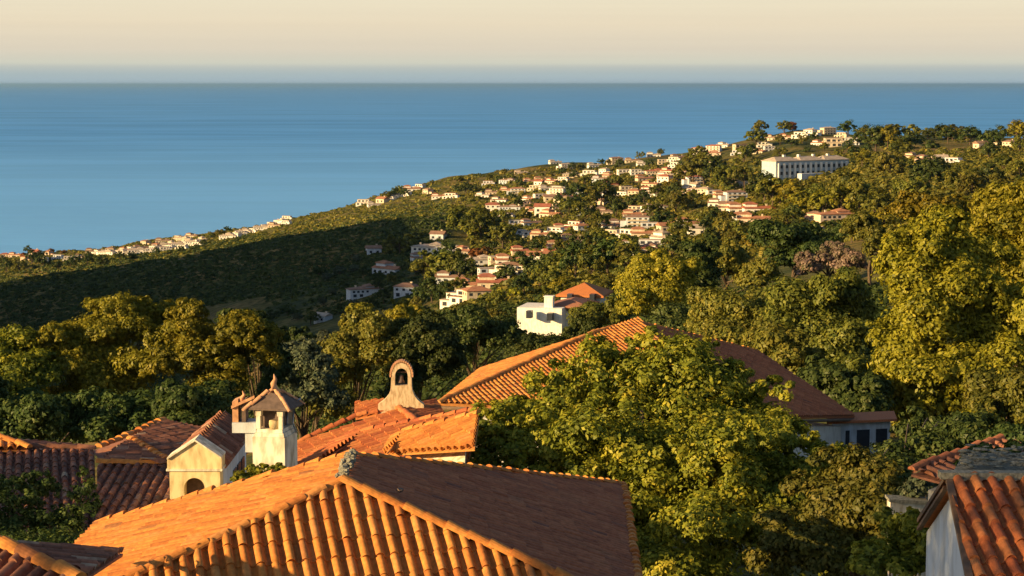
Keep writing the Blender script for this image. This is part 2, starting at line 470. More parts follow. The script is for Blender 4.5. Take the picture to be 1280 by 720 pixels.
n2 = N.new('ShaderNodeTexNoise'); n2.inputs['Scale'].default_value = 0.35; n2.inputs['Detail'].default_value = 8
L.new(tc.outputs['Object'], n1.inputs['Vector']); L.new(tc.outputs['Object'], n2.inputs['Vector'])
r1 = ramp(N, [(0.43, (0.05, 0.062, 0.022)), (0.5, (0.11, 0.10, 0.03)), (0.62, (0.21, 0.145, 0.055))])
r2 = ramp(N, [(0.35, (0.45, 0.5, 0.45)), (0.65, (1.25, 1.2, 1.1))])
L.new(n1.outputs['Fac'], r1.inputs['Fac']); L.new(n2.outputs['Fac'], r2.inputs['Fac'])
mx = N.new('ShaderNodeMix'); mx.data_type = 'RGBA'; mx.blend_type = 'MULTIPLY'; mx.inputs['Factor'].default_value = 1
L.new(r1.outputs['Color'], mx.inputs['A']); L.new(r2.outputs['Color'], mx.inputs['B']); L.new(mx.outputs['Result'], b.inputs['Base Color'])
b.inputs['Roughness'].default_value = 1; b.inputs['Specular IOR Level'].default_value = 0.05
bp = N.new('ShaderNodeBump'); bp.inputs['Strength'].default_value = 0.6; bp.inputs['Distance'].default_value = 1.0
L.new(n2.outputs['Fac'], bp.inputs['Height']); L.new(bp.outputs[0], b.inputs['Normal'])
me.materials.append(m)
terr = link(bpy.data.objects.new('terrain', me)); tag(terr, kind='structure')

# ------------------------------------------------------------------ sea
m, nt, N, L, b = mat_new('sea_water')
tc = N.new('ShaderNodeTexCoord')
mp = N.new('ShaderNodeMapping'); mp.inputs['Scale'].default_value = (0.0005, 0.0022, 1)
n1 = N.new('ShaderNodeTexNoise'); n1.inputs['Scale'].default_value = 1.0; n1.inputs['Detail'].default_value = 9; n1.inputs['Roughness'].default_value = 0.62
L.new(tc.outputs['Object'], mp.inputs['Vector']); L.new(mp.outputs[0], n1.inputs['Vector'])
mp3 = N.new('ShaderNodeMapping'); mp3.inputs['Scale'].default_value = (0.0016, 0.011, 1); n3 = N.new('ShaderNodeTexNoise'); n3.inputs['Scale'].default_value = 1.0; n3.inputs['Detail'].default_value = 6
L.new(tc.outputs['Object'], mp3.inputs['Vector']); L.new(mp3.outputs[0], n3.inputs['Vector'])
av = N.new('ShaderNodeMix'); av.data_type = 'FLOAT'; av.inputs['Factor'].default_value = 0.45; L.new(n1.outputs['Fac'], av.inputs['A']); L.new(n3.outputs['Fac'], av.inputs['B'])
r1 = ramp(N, [(0.43, (0.06, 0.25, 0.56)), (0.57, (0.10, 0.345, 0.72))])
L.new(av.outputs['Result'], r1.inputs['Fac']); # paler, shallower water towards the shore
sep = N.new('ShaderNodeSeparateXYZ'); L.new(tc.outputs['Object'], sep.inputs[0])
mrs = N.new('ShaderNodeMapRange'); mrs.inputs['From Min'].default_value = 1500; mrs.inputs['From Max'].default_value = 7000; mrs.inputs['To Min'].default_value = 0.75; mrs.inputs['To Max'].default_value = 0.0; mrs.interpolation_type = 'SMOOTHSTEP'
L.new(sep.outputs['Y'], mrs.inputs['Value'])
msh = N.new('ShaderNodeMix'); msh.data_type = 'RGBA'; L.new(mrs.outputs[0], msh.inputs['Factor']); L.new(r1.outputs['Color'], msh.inputs['A']); msh.inputs['B'].default_value = (0.20, 0.50, 0.86, 1)
L.new(msh.outputs['Result'], b.inputs['Base Color'])
mp2 = N.new('ShaderNodeMapping'); mp2.inputs['Scale'].default_value = (0.012, 0.05, 1)
n2 = N.new('ShaderNodeTexNoise'); n2.inputs['Scale'].default_value = 1.0; n2.inputs['Detail'].default_value = 8
L.new(tc.outputs['Object'], mp2.inputs['Vector']); L.new(mp2.outputs[0], n2.inputs['Vector'])
bp = N.new('ShaderNodeBump'); bp.inputs['Strength'].default_value = 1.0; bp.inputs['Distance'].default_value = 2.2
L.new(n2.outputs['Fac'], bp.inputs['Height']); L.new(bp.outputs[0], b.inputs['Normal'])
b.inputs['Roughness'].default_value = 0.6; b.inputs['Specular IOR Level'].default_value = 0.12
mb = MB()
R = 300000
mb.add([(-R, -2000, 0), (R, -2000, 0), (R, R, 0), (-R, R, 0)], [(0, 1, 2, 3)])
tag(mb.build('sea', m), kind='structure')

# ------------------------------------------------------------------ foliage
def quad_mesh(name, Pc, Nn, S, rnd, mat, rs, aspect=0.55):
    """one folded rhombic leaf (or leaf spray) per point"""
    n = len(Pc)
    Nn = Nn / (np.linalg.norm(Nn, axis=1, keepdims=True) + 1e-9)
    A = np.cross(Nn, rs.normal(size=(n, 3))); A /= (np.linalg.norm(A, axis=1, keepdims=True) + 1e-9)
    B = np.cross(Nn, A)
    s = S[:, None]
    V = np.stack([Pc - A * s, Pc + B * s * aspect + Nn * s * 0.18, Pc + A * s, Pc - B * s * aspect + Nn * s * 0.18], 1).reshape(-1, 3)
    me = bpy.data.meshes.new(name)
    me.vertices.add(4 * n); me.vertices.foreach_set('co', V.reshape(-1))
    me.loops.add(4 * n); me.loops.foreach_set('vertex_index', np.arange(4 * n))
    me.polygons.add(n); me.polygons.foreach_set('loop_start', np.arange(n) * 4); me.polygons.foreach_set('loop_total', np.full(n, 4))
    me.update()
    a = me.attributes.new('rnd', 'FLOAT', 'FACE'); a.data.foreach_set('value', rnd)
    me.materials.append(mat)
    return me

def crown_points(blobs, n, rs, clump=0.3, per=26, inner=0.12, up=0.35, split=0):
    """leaf positions gathered in clumps over the surface of several blobs"""
    if split:
        kids = []
        for c, r in blobs:
            for _ in range(split):
                d = rs.normal(size=3); d /= np.linalg.norm(d); d[2] = d[2] if d[2] > -0.45 else -d[2]
                k = rs.uniform(0.22, 0.46)
                kids.append((tuple(np.array(c) + d * np.array(r) * rs.uniform(0.62, 0.98)), tuple(np.array(r) * k)))
            kids.append((c, tuple(np.array(r) * 0.64)))
        blobs = kids
    w = np.array([(b[1][0] * b[1][1] + b[1][2] * b[1][0]) for b in blobs]); w = w / w.sum()
    nc = max(6, n // per)
    bi = rs.choice(len(blobs), nc, p=w)
    C = np.array([blobs[i][0] for i in bi]); Rr = np.array([blobs[i][1] for i in bi])
    D = rs.normal(size=(nc, 3)); D /= np.linalg.norm(D, axis=1, keepdims=True)
    D[:, 2] = np.where(D[:, 2] < -0.35, -D[:, 2] * 0.6, D[:, 2]); D /= np.linalg.norm(D, axis=1, keepdims=True)
    rad = 1 - rs.random(nc) ** 1.8 * 0.34 + rs.normal(0, 0.06, nc)
    inn = rs.random(nc) < inner; rad = np.where(inn, rs.random(nc) * 0.7, rad)
    CC = C + D * Rr * rad[:, None]
    # drop clump centres buried deep in another blob
    keep = np.ones(nc, bool)
    for c, r in blobs:
        q = np.linalg.norm((CC - np.array(c)) / np.array(r), axis=1)
        keep &= ~((q < (0.55 if split else 0.72)) & ~inn)
    CC = CC[keep]; D = D[keep]; Rr = Rr[keep]
    crad = clump * Rr.mean(1) * rs.uniform(0.55, 1.35, len(CC))
    k = rs.integers(0, len(CC), n)
    d = rs.normal(size=(n, 3)); d /= np.linalg.norm(d, axis=1, keepdims=True)
    rr = rs.random(n) ** 0.45
    P = CC[k] + d * (rr * crad[k])[:, None] * np.array([1, 1, 0.75])
    Nn = D[k] * 0.7 + d * 0.9 + np.array([0, 0, up]) + rs.normal(size=(n, 3)) * 0.45
    tone = np.clip(rs.normal(0.45, 0.16, len(CC))[k] + rs.normal(0, 0.15, n), 0, 1)
    return P, Nn, tone

def branch_mb(base, top, r0, blobs, seed, nb=7):
    rs = np.random.default_rng(seed); mb = MB()
    base = np.array(base, float); top = np.array(top, float)
    mid = base * 0.5 + top * 0.5 + rs.normal(0, 0.03, 3) * np.linalg.norm(top - base)
    mb.tube([base - np.array([0, 0, 0.4]), base + (mid - base) * 0.1, mid, top], [r0 * 1.5, r0 * 1.1, r0 * 0.75, r0 * 0.3], 8)
    for i in range(nb):
        b = blobs[i % len(blobs)]
        tgt = np.array(b[0]) + rs.normal(0, 0.3, 3) * np.array(b[1])
        s = base + (top - base) * rs.uniform(0.3, 0.8)
        m_ = (s + tgt) / 2 + np.array([0, 0, 0.08 * np.linalg.norm(tgt - s)])
        mb.tube([s, m_, tgt], [r0 * 0.5, r0 * 0.3, r0 * 0.1], 6)
    return mb

def make_blobs(r, hgt, kind, rs):
    """lobes of one crown around the origin (crown base at z=0, top at hgt)"""
    out = []
    if kind == 'round':
        out.append(((0, 0, hgt * 0.52), (r * 0.74, r * 0.74, hgt * 0.46)))
        for i in range(9):
            a = rs.uniform(0, 6.28); e = rs.uniform(-0.3, 1.0)
            rr = r * 0.58 * math.cos(e * 0.9)
            out.append(((rr * math.cos(a), rr * math.sin(a), hgt * (0.48 + 0.30 * e)), (r * rs.uniform(0.3, 0.46),) * 2 + (hgt * rs.uniform(0.18, 0.27),)))
    elif kind == 'tall':
        for i in range(9):
            t = (i + 0.5) / 9; w = r * (0.55 + 0.5 * math.sin(math.pi * min(1, t * 1.15))) * (1 if t < 0.75 else 0.75)
            a = rs.uniform(0, 6.28)
            out.append(((r * 0.25 * math.cos(a), r * 0.25 * math.sin(a), hgt * t * 0.92), (w * 0.75, w * 0.75, hgt * 0.15)))
    elif kind == 'flat':
        for i in range(8):
            a = rs.uniform(0, 6.28); rr = r * rs.uniform(0.1, 0.62)
            out.append(((rr * math.cos(a), rr * math.sin(a), hgt * rs.uniform(0.5, 0.78)), (r * rs.uniform(0.34, 0.5),) * 2 + (hgt * rs.uniform(0.16, 0.26),)))
    else:
        for i in range(6):
            a = rs.uniform(0, 6.28); rr = r * rs.uniform(0.2, 0.6)
            out.append(((rr * math.cos(a), rr * math.sin(a), hgt * rs.uniform(0.2, 0.7)), (r * rs.uniform(0.35, 0.5),) * 2 + (hgt * rs.uniform(0.22, 0.38),)))
    return out

def tree_proto(name, kind, r, hgt, trunk, n, leaf, mat, seed, clump=0.32, per=26, name_crown='crown'):
    """root Empty at trunk foot; crown from z=trunk to trunk+hgt"""
    rs = np.random.default_rng(seed)
    blobs = [((c[0], c[1], c[2] + trunk), q) for c, q in make_blobs(r, hgt, kind, rs)]
    P, Nn, tone = crown_points(blobs, n, rs, clump, per)
    S = leaf * rs.uniform(0.6, 1.3, n)
    me = quad_mesh('crown', P, Nn, S, tone, mat, rs)
    root = bpy.data.objects.new(name, None); link(root)
    o = link(bpy.data.objects.new('crown', me), root)
    t = branch_mb((0, 0, 0), (0, 0, trunk + hgt * 0.7), max(0.08, r * 0.055), blobs, seed).build('trunk', M['bark'], root)
    return root

def copy_tree(src):
    c = src.copy(); COL.objects.link(c)
    for k in ('label', 'category', 'group', 'kind'):
        if k in c: del c[k]
    for ch in list(src.children):
        d = ch.copy(); COL.objects.link(d); d.parent = c
        for g in list(ch.children):
            e = g.copy(); COL.objects.link(e); e.parent = d
    return c

def delete_tree(src):
    for ch in list(src.children):
        for g in list(ch.children): bpy.data.objects.remove(g)
        bpy.data.objects.remove(ch)
    bpy.data.objects.remove(src)

PENDING = []     # [root, px, py, descriptor, zone, category, group] -> labels get written once all are placed
# ================================================================== NEAR BUILDINGS
Z = np.array([0, 0, 1.0])
# ---- the large tiled roof in front
B_ = at(427, 605, 28.0)
A_ = None
d_ = ray(440, 568); A_ = CAM + d_ * ((B_[2] - 0.06 - H) / d_[2])
t_, y_ = math.radians(37), math.radians(16)
n2_ = np.array([math.sin(t_) * math.sin(y_), -math.sin(t_) * math.cos(y_), math.cos(t_)])
HL = on_plane(-46, 817, B_, n2_); HR = on_plane(804, 770, B_, n2_)
nL = plane_of(B_, A_, HL); nR = plane_of(B_, A_, HR)
L1 = on_plane(120, 655, B_, nL); R1 = on_plane(780, 605, B_, nR)
main = empty('tiled_house', (B_[0], B_[1] - 1, ground(B_[0], B_[1] - 1)))
tag(main, 'big house with bright orange hipped roof of long barrel tiles, closest to the camera', 'house')
mb = MB()
tile_face(mb, [B_, A_, L1, HL], nL, period=0.19, course=0.33, amp=0.042, step=0.03, seed=1, jit=0.008)
tile_face(mb, [B_, HL, HR], n2_, period=0.215, course=0.36, amp=0.088, step=0.026, seed=2, res=12, jit=0.007)
roof_main = mb.build('roof', M['tile_main'], main)
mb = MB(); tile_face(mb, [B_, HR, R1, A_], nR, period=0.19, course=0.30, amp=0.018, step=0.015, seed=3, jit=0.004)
q_ = mb.build('shaded_slope', M['tile_shade_brown'], main); q_.name = 'shade_brown_slope'; q_['label'] = 'right-hand slope, its shade put into flatter, darker brown tiles'  # darker, flatter tiles put this slope's shade into colour and shape
mb = MB()
cap_row(mb, HL, B_, 0.085, 0.34, 11, lift=0.05, jit=0.014); cap_row(mb, HR, B_, 0.10, 0.36, 12, lift=0.085, jit=0.005)
mb.build('ridge_tiles', M['tile_main'], roof_main)
mb = MB()
cap_row(mb, L1, A_, 0.075, 0.3, 13, lift=0.035, jit=0.012); cap_row(mb, R1, A_, 0.075, 0.33, 14, lift=0.02, jit=0.008); cap_row(mb, R1, HR, 0.08, 0.33, 15, lift=0.02)
mb.build('verge_tiles', M['tile_main'], roof_main)
mb = MB(); rs = np.random.default_rng(5)
for i in range(90):
    t = rs.random(); p = B_ * (1 - t) + A_ * t + np.array([rs.normal(0, 0.045), 0, 0.045 + rs.random() * 0.05])
    r = rs.uniform(0.02, 0.055)
    mb.blob(p, (r * rs.uniform(.8, 1.5), r * rs.uniform(.8, 1.5), r), i, 1, 0.6)
mb.build('mortar_ridge', M['stone'], roof_main)
mb = MB(); wall_block(mb, [A_, L1, HL, HR, R1], main.location.z - 2.5, 0.45, 0.25); mb.build('wall', M['stucco'], main)
mb = MB()
pt = on_plane(497, 620, B_, nR) + nR * 0.10
mb.blob(pt, (0.055, 0.06, 0.035), 4, 2, 0.5); mb.build('vent_tile', M['slate'], roof_main)

# ---- generic explicit roofs: faces given by photo outline with a distance for the first three corners
def poly_px(spec):
    """spec: [(px,py,Y),(px,py,Y),(px,py,Y),(px,py)...]; later points lie on the plane of the first three"""
    pts = [at(*s) for s in spec[:3]]
    n = plane_of(*pts)
    for s in spec[3:]: pts.append(at(*s) if len(s) == 3 else on_plane(s[0], s[1], pts[0], n))
    return pts, n

# ---- small roof with a flashing in the lower left corner
lowroof = empty('low_tiled_roof', (*at(20, 800, 23.5)[:2], ground(*at(20, 800, 23.5)[:2])))
tag(lowroof, 'low tiled roof with bright edge tiles and a scrap of zinc flashing, beside the big house', 'roof')
mb = MB()
p, n = poly_px([(-60, 657, 24.6), (98, 726, 23.0), (60, 860, 21.0), (-140, 800)])
tile_face(mb, p, n, period=0.215, course=0.36, amp=0.085, seed=21, res=12)
p2, n_ = poly_px([(-60, 657, 24.6), (98, 726, 23.0), (155, 689, 26.2), (0, 679)])
tile_face(mb, p2, n_, period=0.2, course=0.34, amp=0.05, seed=22)
r_ = mb.build('roof', M['tile_old'], lowroof)
mb = MB(); cap_row(mb, p[1], p[0], 0.11, 0.36, 23, lift=0.08, jit=0.006); mb.build('ridge_tiles', M['tile_main'], r_)
mb = MB()
q = [at(28, 686, 26.0), at(75, 689, 25.8), at(78, 696, 25.6), at(50, 697, 25.6)]
mb.prism([v + Z * 0.03 for v in q], [v + Z * 0.06 for v in q]); mb.build('flashing', M['metal'], r_)
mb = MB(); wall_block(mb, [p[0], p[3], p[2], p[1], p2[2]], lowroof.location.z - 2, 0.3, 0.35); mb.build('wall', M['stucco'], lowroof)

# ---- shaded old roofs on the left
def roofs_on(root, faces, mat, wall_pts=None, zb=None, caps=(), cap_mat=None, wall_mat=None, inset=0.3, dz=0.3, period=0.21, amp=0.075, res=8, cap_r=0.1):
    mb = MB(); P = []
    for i, spec in enumerate(faces):
        p, n = poly_px(spec); P.append(p)
        tile_face(mb, p, n, period=period, course=0.36, amp=amp, seed=30 + i, res=res)
    r = mb.build('roof', mat, root)
    if caps:
        for i, (a, b) in enumerate(caps):
            mb = MB(); cap_row(mb, at(*a), at(*b), cap_r, 0.36, 50 + i, lift=0.06, jit=0.01)
            mb.build('ridge_tiles', cap_mat or mat, r)
    if wall_pts:
        mb = MB(); wall_block(mb, [at(*w) for w in wall_pts], zb, inset, dz); mb.build('wall', wall_mat or M['stucco'], root)
    return r, P

def base_at(px, py, Y):
    p = at(px, py, Y); return (p[0], p[1], ground(p[0], p[1]))

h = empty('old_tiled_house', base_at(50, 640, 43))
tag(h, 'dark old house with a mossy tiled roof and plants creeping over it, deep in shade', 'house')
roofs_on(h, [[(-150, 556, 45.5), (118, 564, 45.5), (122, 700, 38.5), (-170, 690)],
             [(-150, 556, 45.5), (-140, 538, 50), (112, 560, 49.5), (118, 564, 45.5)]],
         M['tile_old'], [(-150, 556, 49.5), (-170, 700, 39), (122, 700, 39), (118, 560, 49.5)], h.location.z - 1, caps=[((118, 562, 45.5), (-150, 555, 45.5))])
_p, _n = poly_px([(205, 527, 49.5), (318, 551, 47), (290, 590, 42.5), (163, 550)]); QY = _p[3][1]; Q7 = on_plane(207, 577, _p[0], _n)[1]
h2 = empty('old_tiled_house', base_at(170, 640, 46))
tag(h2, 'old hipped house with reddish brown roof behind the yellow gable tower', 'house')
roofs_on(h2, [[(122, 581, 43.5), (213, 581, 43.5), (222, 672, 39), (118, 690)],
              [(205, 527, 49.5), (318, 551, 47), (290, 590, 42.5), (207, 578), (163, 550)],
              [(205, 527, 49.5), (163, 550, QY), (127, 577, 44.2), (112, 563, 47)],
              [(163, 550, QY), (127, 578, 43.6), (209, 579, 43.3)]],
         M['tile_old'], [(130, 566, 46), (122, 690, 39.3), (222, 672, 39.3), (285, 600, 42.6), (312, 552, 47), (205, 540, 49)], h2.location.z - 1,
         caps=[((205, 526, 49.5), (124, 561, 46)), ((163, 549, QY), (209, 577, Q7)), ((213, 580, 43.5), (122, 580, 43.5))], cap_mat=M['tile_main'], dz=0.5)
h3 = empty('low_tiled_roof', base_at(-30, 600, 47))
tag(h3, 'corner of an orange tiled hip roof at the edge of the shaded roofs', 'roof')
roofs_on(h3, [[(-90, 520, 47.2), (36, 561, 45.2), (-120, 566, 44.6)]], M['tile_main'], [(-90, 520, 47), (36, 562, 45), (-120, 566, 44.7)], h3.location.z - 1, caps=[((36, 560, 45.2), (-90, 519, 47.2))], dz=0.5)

# ---- yellow gable tower with arched niche
Yt = 38.0
tw = empty('gable_tower', base_at(244, 620, Yt)); tag(tw, 'pale yellow gabled tower with a dark arched opening and a thin cornice', 'tower')
def pp(px, py, Y=Yt): return at(px, py, Y)
back = np.array([0, 4.2, 0])
ap, gl, gr = pp(244, 551), pp(209, 574), pp(277, 573)
gl2, gr2 = pp(209, 587), pp(277, 587)
mb = MB(); dpt = np.array([0, 0.45, 0])
mb.prism([gl2, gr2, gr, ap, gl], [v + dpt for v in (gl2, gr2, gr, ap, gl)])
gab = mb.build('gable', M['stucco_yellow'], tw)
mb = MB(); f_ = np.array([0, -0.04, 0])
c1 = [pp(208, 586) + f_, pp(278, 586) + f_, pp(278, 588.6) + f_, pp(208, 588.6) + f_]
mb.prism(c1, [v + np.array([0, 0.5, 0]) for v in c1]); mb.build('cornice', M['stucco'], tw)
for a, b in ((gl, ap), (ap, gr)):
    mb = MB(); off = np.array([0, -0.05, 0.0]); up = np.array([0, 0, 0.035])
    mb.prism([a + off, b + off, b + off + up, a + off + up], [a + off + np.array([0, .6, 0]), b + off + np.array([0, .6, 0]), b + off + up + np.array([0, .6, 0]), a + off + up + np.array([0, .6, 0])])
    mb.build('coping', M['stucco'], tw)
# body wall with an arched opening, as a ring of strips
xl, xr = pp(212, 600)[0], pp(275, 600)[0]; ztop = gl2[2] - 0.012; zb = tw.location.z - 0.5
cx, zc, ra = pp(243, 610)[0], pp(243, 610)[2], 13 / F * Yt
mb = MB()
K = 16; arc = [(cx + ra * math.cos(math.pi * (1 - k / K)), zc + ra * math.sin(math.pi * (1 - k / K))) for k in range(K + 1)]
zs = zc - 0.75
def wallq(q): mb.prism([(x, Yt, z) for x, z in q], [(x, Yt + 0.4, z) for x, z in q])
wallq([(xl, zb), (cx - ra, zb), (cx - ra, zc), (cx - ra, ztop), (xl, ztop)])
wallq([(cx + ra, zb), (xr, zb), (xr, ztop), (cx + ra, ztop)])
wallq([(cx - ra, zb), (cx + ra, zb), (cx + ra, zs), (cx - ra, zs)])
for k in range(K):
    (x0, z0), (x1, z1) = arc[k], arc[k + 1]
    wallq([(x0, z0), (x1, z1), (x1, ztop), (x0, ztop)])
mb.build('wall', M['stucco_yellow'], tw)
mb = MB(); mb.box((cx, Yt + 0.33, zc - 0.2), (2 * ra - 0.01, 0.05, 1.3)); mb.build('dark_backing', M['slate'], tw)  # dark backing set inside the arched opening
mb = MB()
mb.box(((xl + xr) / 2, Yt + 0.42 + 1.7, (ztop + zb) / 2), (xr - xl - 0.01, 3.4, ztop - zb - 0.02)); side = mb.build('shade_blue_side', M['wall_cool'], tw)  # bluish plaster puts the shade of this side into its colour
mb = MB()
for dy in (2.0, 2.6, 3.2):
    mb.box((xr + 0.0, Yt + dy, ztop - 0.75), (0.05, 0.4, 0.75))
mb.build('window', M['window'], side)
mb = MB()
e0 = np.array([xl - 0.1, Yt + 0.45, ztop]); e1 = np.array([(xl + xr) / 2, Yt + 0.45, ap[2] - 0.1]); e2 = np.array([xr + 0.1, Yt + 0.45, ztop])
for a, b in ((e0, e1), (e1, e2)):
    tile_face(mb, [a, b, b + np.array([0, 3.5, 0]), a + np.array([0, 3.5, 0])], None, seed=70)
mb.build('roof', M['tile_old'], tw)

# ---- the tall chimney with a pyramid hood
Yc = 37.0; ppx = Yc / F          # metres per photo pixel there
ch = empty('chimney', base_at(336, 600, Yc)); tag(ch, 'tall white chimney with dark pyramid hood and upturned clay finials', 'chimney')
cz = lambda py: at(336, py, Yc)[2]
cc = at(344, 560, Yc + 0.3); th = math.radians(-12)
ez = lambda dx, dy: (cc[0] + dx * math.cos(th) - dy * math.sin(th), cc[1] + dx * math.sin(th) + dy * math.cos(th))
def cbox(mb, dx, dy, z0, z1, w, d, top=1.0):
    x, y = ez(dx, dy); mb.box((x, y, (z0 + z1) / 2), (w, d, z1 - z0), th, top)
W_, D_ = 0.66, 0.78
mb = MB(); cbox(mb, 0, 0, ch.location.z - 0.5, cz(546), W_, D_); mb.build('stack', M['stucco'], ch)
mb = MB(); cbox(mb, 0, 0, cz(546) + 0.002, cz(541), W_ - 0.03, D_ - 0.03, 0.93); cbox(mb, 0, 0, cz(541) + .002, cz(536.5), W_ - 0.12, D_ - .12, 0.95); mb.build('ledge', M['stucco'], ch)
for sx in (-1, 1):
    for sy in (-1, 1):
        mb = MB()
        cbox(mb, sx * (W_ / 2 - 0.10), sy * (D_ / 2 - 0.10), cz(536.5) + .003, cz(520), 0.085, 0.085)
        cbox(mb, sx * (W_ / 2 - 0.105), sy * (D_ / 2 - 0.105), cz(520) + .002, cz(510.5), 0.11, 0.11, 1.25)
        mb.build('bracket_post', M['stucco'], ch)
mb = MB(); cbox(mb, -0.02, 0.06, cz(536.5) + .004, cz(511), 0.36, 0.42); mb.build('flue_shade_box', M['slate'], ch)  # dark box standing for the shade inside the opening under the hood
mb = MB()
x, y = ez(0.07, -0.25); mb.tube([(x, y, cz(536.5)), (x, y, cz(530)), (x, y, cz(526))], [0.085, 0.1, 0.095], 14); mb.build('flue_pot', M['stucco_yellow'], ch)
mb = MB()
e = 0.46; corners = [ez(-e, -e * .95), ez(e, -e * .95), ez(e, e * .95), ez(-e, e * .95)]
zt, ze = cz(488), cz(510)
apx = ez(0, 0)
bt = [(x, y, ze - 0.03) for x, y in corners]; tp = [(x, y, ze) for x, y in corners]
mb.prism(bt, tp); mb.add([(x, y, ze + 0.001) for x, y in corners] + [(apx[0], apx[1], zt)], [(0, 1, 4), (1, 2, 4), (2, 3, 4), (3, 0, 4)])
hood = mb.build('hood', M['slate'], ch)
def finial(base, s, lean, seed, parent, m=M['terracotta']):
    mb = MB(); b = np.array(base)
    pts = [b, b + np.array([0.05 * s * lean, 0, 0.10 * s]), b + np.array([0.02 * s * lean, 0, 0.22 * s]), b + np.array([0.07 * s * lean, 0, 0.33 * s]), b + np.array([0.035 * s * lean, 0, 0.46 * s])]
    mb.tube(pts, [0.10 * s, 0.085 * s, 0.075 * s, 0.05 * s, 0.008 * s], 9)
    return mb.build('finial', m, parent)
finial((apx[0] - 0.03, apx[1] - 0.05, zt - 0.08), 0.8, 1.0, 1, hood)
mb = MB()     # clay tiles climbing the left hip of the hood
p0 = np.array([corners[0][0], corners[0][1], ze]); p1 = np.array([apx[0], apx[1], zt])
cap_row(mb, p0, p1, 0.05, 0.2, 8, lift=0.01, jit=0.012)
for k in (1, 2, 3):
    cap_row(mb, np.array([corners[k][0], corners[k][1], ze]), p1, 0.04, 0.2, 8 + k, lift=0.008, jit=0.006)
mb.build('hip_tiles', M['terracotta'], hood)
# lower wing of the chimney, to the left behind
mb = MB(); wx0, wx1 = at(292, 540, Yc + .7)[0], at(322, 540, Yc + .7)[0]
mb.box(((wx0 + wx1) / 2, Yc + 0.75, (cz(534) + cz(547)) / 2), (wx1 - wx0, 0.5, cz(534) - cz(547)))
mb.box(((wx0 + wx1) / 2 + .12, Yc + 0.75, cz(547) - .2), (wx1 - wx0 - 0.26, 0.4, .4))
wing = mb.build('side_stack', M['wall_cool'], ch)
for px, w in ((295.5, 7.5), (306, 5)):
    mb = MB(); x = at(px, 520, Yc + .7)[0]
    mb.prism([(x - w / 2 * ppx, Yc + 0.55, cz(534) + .002), (x + w / 2 * ppx, Yc + 0.55, cz(534) + .002), (x + w / 2 * ppx, Yc + 0.95, cz(534) + .002), (x - w / 2 * ppx, Yc + 0.95, cz(534) + .002)],
             [(x - w / 2 * ppx, Yc + 0.55, cz(508)), (x + w / 2 * ppx, Yc + 0.55, cz(505)), (x + w / 2 * ppx, Yc + 0.95, cz(505)), (x - w / 2 * ppx, Yc + 0.95, cz(508))])
    mb.build('bracket_post', M['terracotta'] if px < 300 else M['slate'], wing)
mb = MB()
a0, a1, a2, a3 = at(289, 511, Yc + .5), at(318, 498, Yc + .5), at(318, 498, Yc + 1.1), at(289, 511, Yc + 1.1)
mb.prism([a0, a1, a2, a3], [v + Z * 0.06 for v in (a0, a1, a2, a3)])
lh = mb.build('hood_slab', M['terracotta'], wing)
finial(at(301, 506, Yc + .6), 0.62, 1.6, 2, lh)
mb = MB()      # curved iron stay on the right of the hood
stay = [at(371, 541, Yc + .5), at(366, 528, Yc + .5), at(367, 512, Yc + .5), at(373, 500, Yc + .5), at(376, 498, Yc + .5)]
mb.tube(stay, [0.02] * 5, 6); mb.tube([v + np.array([-0.12, 0.0, 0]) for v in stay], [0.02] * 5, 6)
mb.build('curved_stay', M['metal'], ch)

# ---- house with the bell arch, in the middle
ym = 52.0
g1 = empty('tiled_house', base_at(490, 560, 53)); tag(g1, 'red roofed house with several low hips and a stone arch on top', 'house')
r1, P1 = roofs_on(g1, [
    [(497, 513, 56), (372, 556, 55), (360, 592, 52), (520, 527)],
    [(497, 511, 56), (520, 527, 53.2), (556, 520, 55), (545, 501)],
    [(444, 505, 58), (480, 500, 57.5), (497, 512, 56), (444, 522)]],
    M['tile_red'], [(444, 512, 58), (372, 560, 55), (362, 596, 52.2), (520, 530, 53.4), (556, 522, 55), (545, 505, 57)], g1.location.z - 1,
    caps=[((372, 555, 55), (444, 521, 55.8)), ((444, 521, 55.8), (497, 511, 56)), ((520, 526, 53.2), (497, 511, 56))], dz=0.35, period=0.24, amp=0.08)
g2 = empty('tiled_house', base_at(500, 580, 49)); tag(g2, 'orange roofed house just behind the big roof, its ridge rising to the white eave', 'house')
roofs_on(g2, [
    [(453, 541, 52.5), (600, 513, 51.2), (585, 575, 47.0), (372, 592)],
    [(453, 541, 52.5), (372, 592, 48.5), (355, 588, 51), (440, 538, 54)]],
    M['tile_red'], [(440, 545, 53), (365, 592, 49), (585, 578, 47.2), (602, 517, 51)], g2.location.z - 1,
    caps=[((453, 540, 52.5), (600, 512, 51.2)),], dz=0.4, period=0.24, amp=0.08)
g3 = empty('low_tiled_roof', base_at(560, 575, 46)); tag(g3, 'small orange tiled lean-to roof beside the top of the leafy tree', 'roof')
roofs_on(g3, [
    [(505, 541, 48.6), (598, 519, 47.2), (592, 560, 44.6), (480, 567)],
    [(505, 541, 48.6), (480, 567, 46.4), (490, 548, 49)]],
    M['tile_main'], [(500, 545, 48.4), (484, 567, 46.4), (588, 562, 44.9), (597, 523, 47)], g3.location.z - 1,
    caps=[((505, 540, 48.6), (598, 518, 47.2)),], dz=0.4, period=0.24, amp=0.09)

